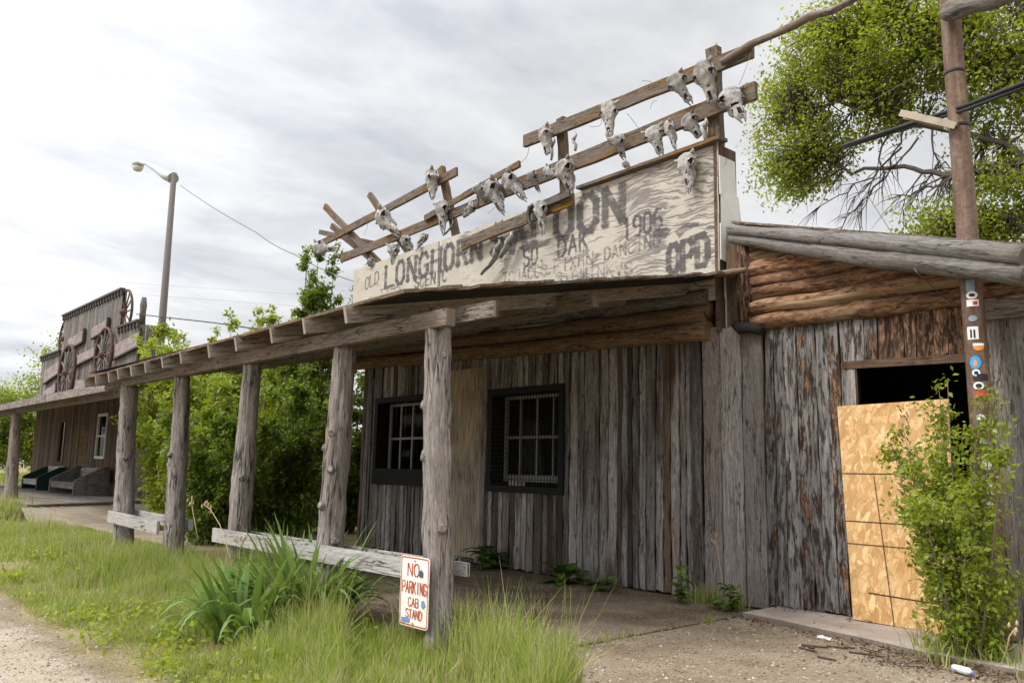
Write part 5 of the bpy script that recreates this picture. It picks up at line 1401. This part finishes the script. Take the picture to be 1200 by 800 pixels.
# longer tufts: at the near post, beside the rails
def tuft(cx_, cy_, r_, n, h, seed, wid=.005):
    global off
    if abs(math.atan2(cy_, -cx_)-.615) < .1 and cy_ < 4.6: h *= .4
    rg = np.random.default_rng(seed); xy = rg.normal(0, r_*.5, (n, 2))+[cx_, cy_]
    v, q = blades(n, xy, h*rg.uniform(.5, 1.15, n), seed+7, wid); GV.append(v); GQ.append(q+off); off += len(v)
for i in range(26): tuft(R0.uniform(-6.6, -5.3), R0.uniform(4.2, 4.95), .25, 130, R0.uniform(.35, .62), 400+i)
for i in range(24): tuft(R0.uniform(-7.2, -5.1), R0.uniform(3.4, 4.3), .3, 110, R0.uniform(.28, .5), 430+i)
for i in range(40): tuft(R0.uniform(-13.5, -7), R0.uniform(4.15, 4.6), .3, 90, R0.uniform(.3, .5), 460+i)
for i in range(20): tuft(R0.uniform(-16.5, -12.5), R0.uniform(3.9, 4.5), .4, 110, R0.uniform(.35, .55), 510+i, .008)
for i in range(40): tuft(R0.uniform(-36, -25.8), R0.uniform(4.5, 5.45), .5, 90, R0.uniform(.45, .75), 540+i, .016)
for i in range(8): tuft(-5.75+R0.uniform(-.05, .05), R0.uniform(5.6, 8.3), .1, 14, .12, 570+i)
for i in range(12): tuft(R0.uniform(-3.6, -2.2), R0.uniform(8.1, 8.7), .18, 40, R0.uniform(.2, .4), 590+i)
for i in range(8): tuft(R0.uniform(-7.0, -6.1), 9.3, .12, 26, R0.uniform(.2, .5), 610+i)
tag(np_mesh('tall_grass', np.concatenate(GV), np.concatenate(GQ), GRASS), kind='stuff')

# low broad leaves mixed into the grass
rgw = np.random.default_rng(91); n_ = 900
wx, wy = rgw.uniform(-22, -5, n_), rgw.uniform(2.3, 4.8, n_)
kp = (np.array([noise.noise(V(a*.8, b*.8, 4)) for a, b in zip(wx, wy)]) > .05) & (wx < -5.0-.0*wy)
wc = np.column_stack([wx, wy, rgw.uniform(.05, .2, n_)])[kp]
v, q = leaf_cloud(wc, np.full(len(wc), .14), np.full(len(wc), 14), .07, 92, 1.0, .5)
v[:, 2] = np.maximum(v[:, 2], .015)
tag(np_mesh('meadow_weeds', v, q, LEAF_BRIGHT), kind='stuff')
# iris clumps
def iris(label, x, y, n, L, seed, wid=.022, spread=.35):
    rg = random.Random(seed); t_ = thing('iris_plant', label, 'plant', (x, y, 0), 'iris clumps')
    vv, qq = [], []
    for i in range(n):
        a = rg.uniform(0, 6.28); r_ = spread*math.sqrt(rg.random()); bx, by = x+r_*math.cos(a)*1.3, y+r_*math.sin(a)*.8
        a2 = a+rg.uniform(-.7, .7); l = L*rg.uniform(.6, 1.1); tilt = rg.uniform(.2, .95); w_ = wid*rg.uniform(.7, 1.2)
        sx, sy = -math.sin(a2), math.cos(a2); k = 7; b0 = len(vv)
        px_, pz = 0, 0; ang = math.pi/2-tilt*.45
        for j in range(k+1):
            t = j/k; wj = w_*(1-.15*t if t < .6 else max(.04, (1-t)/.4*.9))
            cx2, cy2 = bx+math.cos(a2)*px_, by+math.sin(a2)*px_
            vv.append((cx2-sx*wj, cy2-sy*wj, pz)); vv.append((cx2+sx*wj, cy2+sy*wj, pz))
            px_ += l/k*math.cos(ang); pz += l/k*math.sin(ang); ang -= tilt*.28*(1+t); pz = max(pz, .02)
        for j in range(k): qq.append([b0+2*j, b0+2*j+1, b0+2*j+3, b0+2*j+2])
    np_mesh('leaves', vv, qq, LEAF_IRIS, t_, smooth=True); return t_
c = G(355, 735); iris('big iris clump with broad arching leaves in front of the rail', c.x, c.y, 210, 1.12, 1, wid=.036, spread=.42)
c = G(285, 748); iris('lower sprawling iris clump on the road side of the big one', c.x, c.y, 110, .9, 2, wid=.032, spread=.38)
c = G(418, 705); iris('small sparse iris tuft behind the big clump near the rail end', c.x, c.y+.0, 14, .7, 3, wid=.026, spread=.2)
# broad leaved weeds at the wall
def weed(label, x, y, n, L, h, seed, mat=None, wide=.45):
    rg = random.Random(seed); t_ = thing('broadleaf_weed', label, 'weed', (x, y, 0), 'weeds along the wall'); vv, qq = [], []
    for i in range(n):
        a = rg.uniform(0, 6.28); el_ = rg.uniform(.1, 1.0); l = L*rg.uniform(.6, 1.1); z0 = h*rg.random()
        d = V(math.cos(a)*math.cos(el_), math.sin(a)*math.cos(el_), math.sin(el_)); s = V(-math.sin(a), math.cos(a), 0)
        p = V(x+rg.gauss(0, .05), y+rg.gauss(0, .05), z0); b0 = len(vv)
        for t, k in ((0, .08), (.3, .8), (.55, 1.0), (.8, .6), (1, .03)):
            q = p+d*(l*t)+V(0, 0, -l*.45*t*t)
            q.z = max(q.z, .012); e = s*(l*wide*.5*k)
            vv += [tuple(q-e), tuple(q+V(0, 0, -.015)), tuple(q+e)]
        for j in range(4):
            o_ = b0+3*j; qq += [[o_, o_+1, o_+4, o_+3], [o_+1, o_+2, o_+5, o_+4]]
    np_mesh('leaves', vv, qq, mat or LEAF_WEED, t_, smooth=True); return t_
for i, (px, py, n, L, h, lb) in enumerate(((570, 667, 60, .4, .34, 'leafy green weed below the plywood panel'), (660, 684, 30, .46, .2, 'large leaved weed at the wall right of the mesh window'),
        (710, 693, 14, .28, .18, 'small weed trailing along the wall base'), (800, 708, 26, .24, .42, 'upright weed at the wall near the corner planks'), (855, 716, 30, .22, .28, 'low weed at the foot of the corner planks'), (688, 686, 8, .24, .04, 'flat weed lying beside the large leaved one'))):
    c = G(px, py); weed(lb, c.x, min(c.y, 9.35), n, L, h, 20+i)
# dry stalks
def stalk(label, pts, Y, r_=.006, heads=6, seed=1):
    t_ = thing('dry_stalk', label, 'stalk', tuple(P(*pts[0], Y)), 'dry weed stalks'); m = MB(seed); p = [P(x, y, Y) for x, y in pts]
    m.tube(p, [r_*(1-.5*i/len(p)) for i in range(len(p))], 5)
    m.build('stem', DRY, t_); rg = random.Random(seed)
    for i in range(heads):
        m = MB(seed+i); q = p[-1].lerp(p[len(p)//2], rg.random()*.8)+V(rg.uniform(-.06, .06), rg.uniform(-.05, .05), rg.uniform(-.03, .05))
        m.tube([q, q+V(.0, 0, .02), q+V(.0, 0, .05)], [.004, .014, .004], 6); m.build('seed_head', DRY, t_)
stalk('dry tan stalk leaning right in the grass before the middle post', [(273, 668), (266, 640), (258, 615), (247, 597), (238, 590)], 4.2, heads=7, seed=1)
stalk('dry stalk close beside the fourth porch post', [(232, 632), (228, 610), (225, 592), (222, 588)], 4.35, heads=7, seed=2)
stalk('short dry stalk below the rail end', [(282, 665), (281, 645), (283, 632)], 4.25, heads=5, seed=3)
stalk('dry stalk standing before the corner planks', [(850, 700), (845, 670), (840, 640), (838, 632)], 9.2, heads=3, seed=4)
stalk('dry stalk at the foot of the sapling shrub', [(1178, 770), (1183, 745), (1190, 735)], 8.0, .008, heads=4, seed=5)

# litter and gravel ---------------------------------------------------
cc = G(1130, 792)
bt_ = thing('plastic_bottle', 'crushed clear plastic bottle lying by the sapling shrub', 'bottle', (cc.x, cc.y, 0))
CLR = plain('pale_plastic', (.6, .63, .66), .25)
m = MB(1); ax = V(.85, -.5, .05).normalized(); b0 = V(cc.x-.1, cc.y+.05, .045)
m.tube([b0+ax*t for t in (0, .01, .05, .09, .13, .17, .2, .22)], [.025, .036, .033, .037, .03, .036, .018, .014], 12, .15); m.build('body', CLR, bt_)
m = MB(2); m.tube([b0+ax*t for t in (.22, .245)], .017, 10); m.build('cap', plain('violet_cap', (.25, .2, .45), .5), bt_)
cc = G(968, 750); m = MB(5)
m.beam((cc.x-.07, cc.y+.02, .025), (cc.x+.08, cc.y-.02, .018), .06, .015, (0, 0, 1), 6, .03)
tag(m.build('paper_scrap', S_W), 'crumpled white paper scrap on the apron by the step', 'litter')
def pebbles(n, region, smin, smax, seed, mat, name, z=.008):
    rg = np.random.default_rng(seed); x0, x1, y0, y1 = region
    c_ = np.column_stack([rg.uniform(x0, x1, n), rg.uniform(y0, y1, n), np.full(n, z)]); s = smin+(smax-smin)*rg.random(n)**3
    oc = np.array([(1, 0, 0), (0, 1, 0), (-1, 0, 0), (0, -1, 0), (0, 0, .7), (0, 0, -.5)])
    v = np.empty((n, 6, 3)); rot = rg.uniform(0, 6.28, n); k = rg.uniform(.6, 1.3, (n, 6, 1))
    p = oc[None]*k*s[:, None, None]; cs, sn = np.cos(rot)[:, None], np.sin(rot)[:, None]
    v[:, :, 0] = p[:, :, 0]*cs-p[:, :, 1]*sn; v[:, :, 1] = p[:, :, 0]*sn+p[:, :, 1]*cs; v[:, :, 2] = p[:, :, 2]
    v += c_[:, None]
    f = np.array([(0, 1, 4), (1, 2, 4), (2, 3, 4), (3, 0, 4)]); b = (np.arange(n)*6)[:, None, None]
    return tag(np_mesh(name, v.reshape(-1, 3), (b+f[None]).reshape(-1, 3), mat), kind='stuff')
PEB = NT('pebble'); PEB = PEB.done(PEB.ramp(PEB.rnd(), [(0, (.1, .07, .045)), (.4, (.22, .16, .11)), (.9, (.3, .25, .19)), (1, (.42, .38, .33))]), .9)
pebbles(11000, (-6.0, -1.5, 4.6, 8.6), .003, .022, 1, PEB, 'loose_gravel', .012)
pebbles(3500, (-10, -5.9, 5.2, 9.3), .004, .016, 2, PEB, 'porch_gravel')
pebbles(4000, (-12, -5, 1.2, 2.7), .004, .016, 3, PEB, 'road_gravel')
# twigs and dead leaves near the step
m = MB(9)
for i in range(60):
    x_, y_ = R0.uniform(-3.9, -2.0), R0.uniform(7.6, 8.5); a = R0.uniform(0, 6.28); l = R0.uniform(.05, .25)
    m.tube([V(x_, y_, .02), V(x_+l*math.cos(a), y_+l*math.sin(a), R0.uniform(.02, .06))], .004, 4)
for i in range(10):
    c = G(R0.uniform(930, 1060), R0.uniform(752, 772)); a = R0.uniform(-.5, .3); l = R0.uniform(.1, .3); m.tube([V(c.x, c.y, .02), V(c.x+l*math.cos(a), c.y+l*math.sin(a), .025)], .008, 4)
tag(m.build('twig_debris', plain('dead_twig', (.07, .045, .03), .95)), kind='stuff')
LC = [(R0.uniform(-3.9, -1.8), R0.uniform(7.7, 8.6), .03) for _ in range(60)]+[(-5.7+i*.05, 8.68-i*.009+R0.uniform(-.06, .02), .02) for i in range(40)]+[(R0.uniform(-5.8, -3.8), 9.4, .1) for _ in range(24)]
v, q = leaf_cloud(LC, [.25]*len(LC), [14]*60+[6]*64, .045, 77, .8, .08)
v[:, 2] = np.clip(v[:, 2], np.where(v[:, 1] > 8.75, .085, .012), .12)
tag(np_mesh('dead_leaves', v, q, plain('dead_leaf', (.1, .06, .035), .95, var=.5)), kind='stuff')
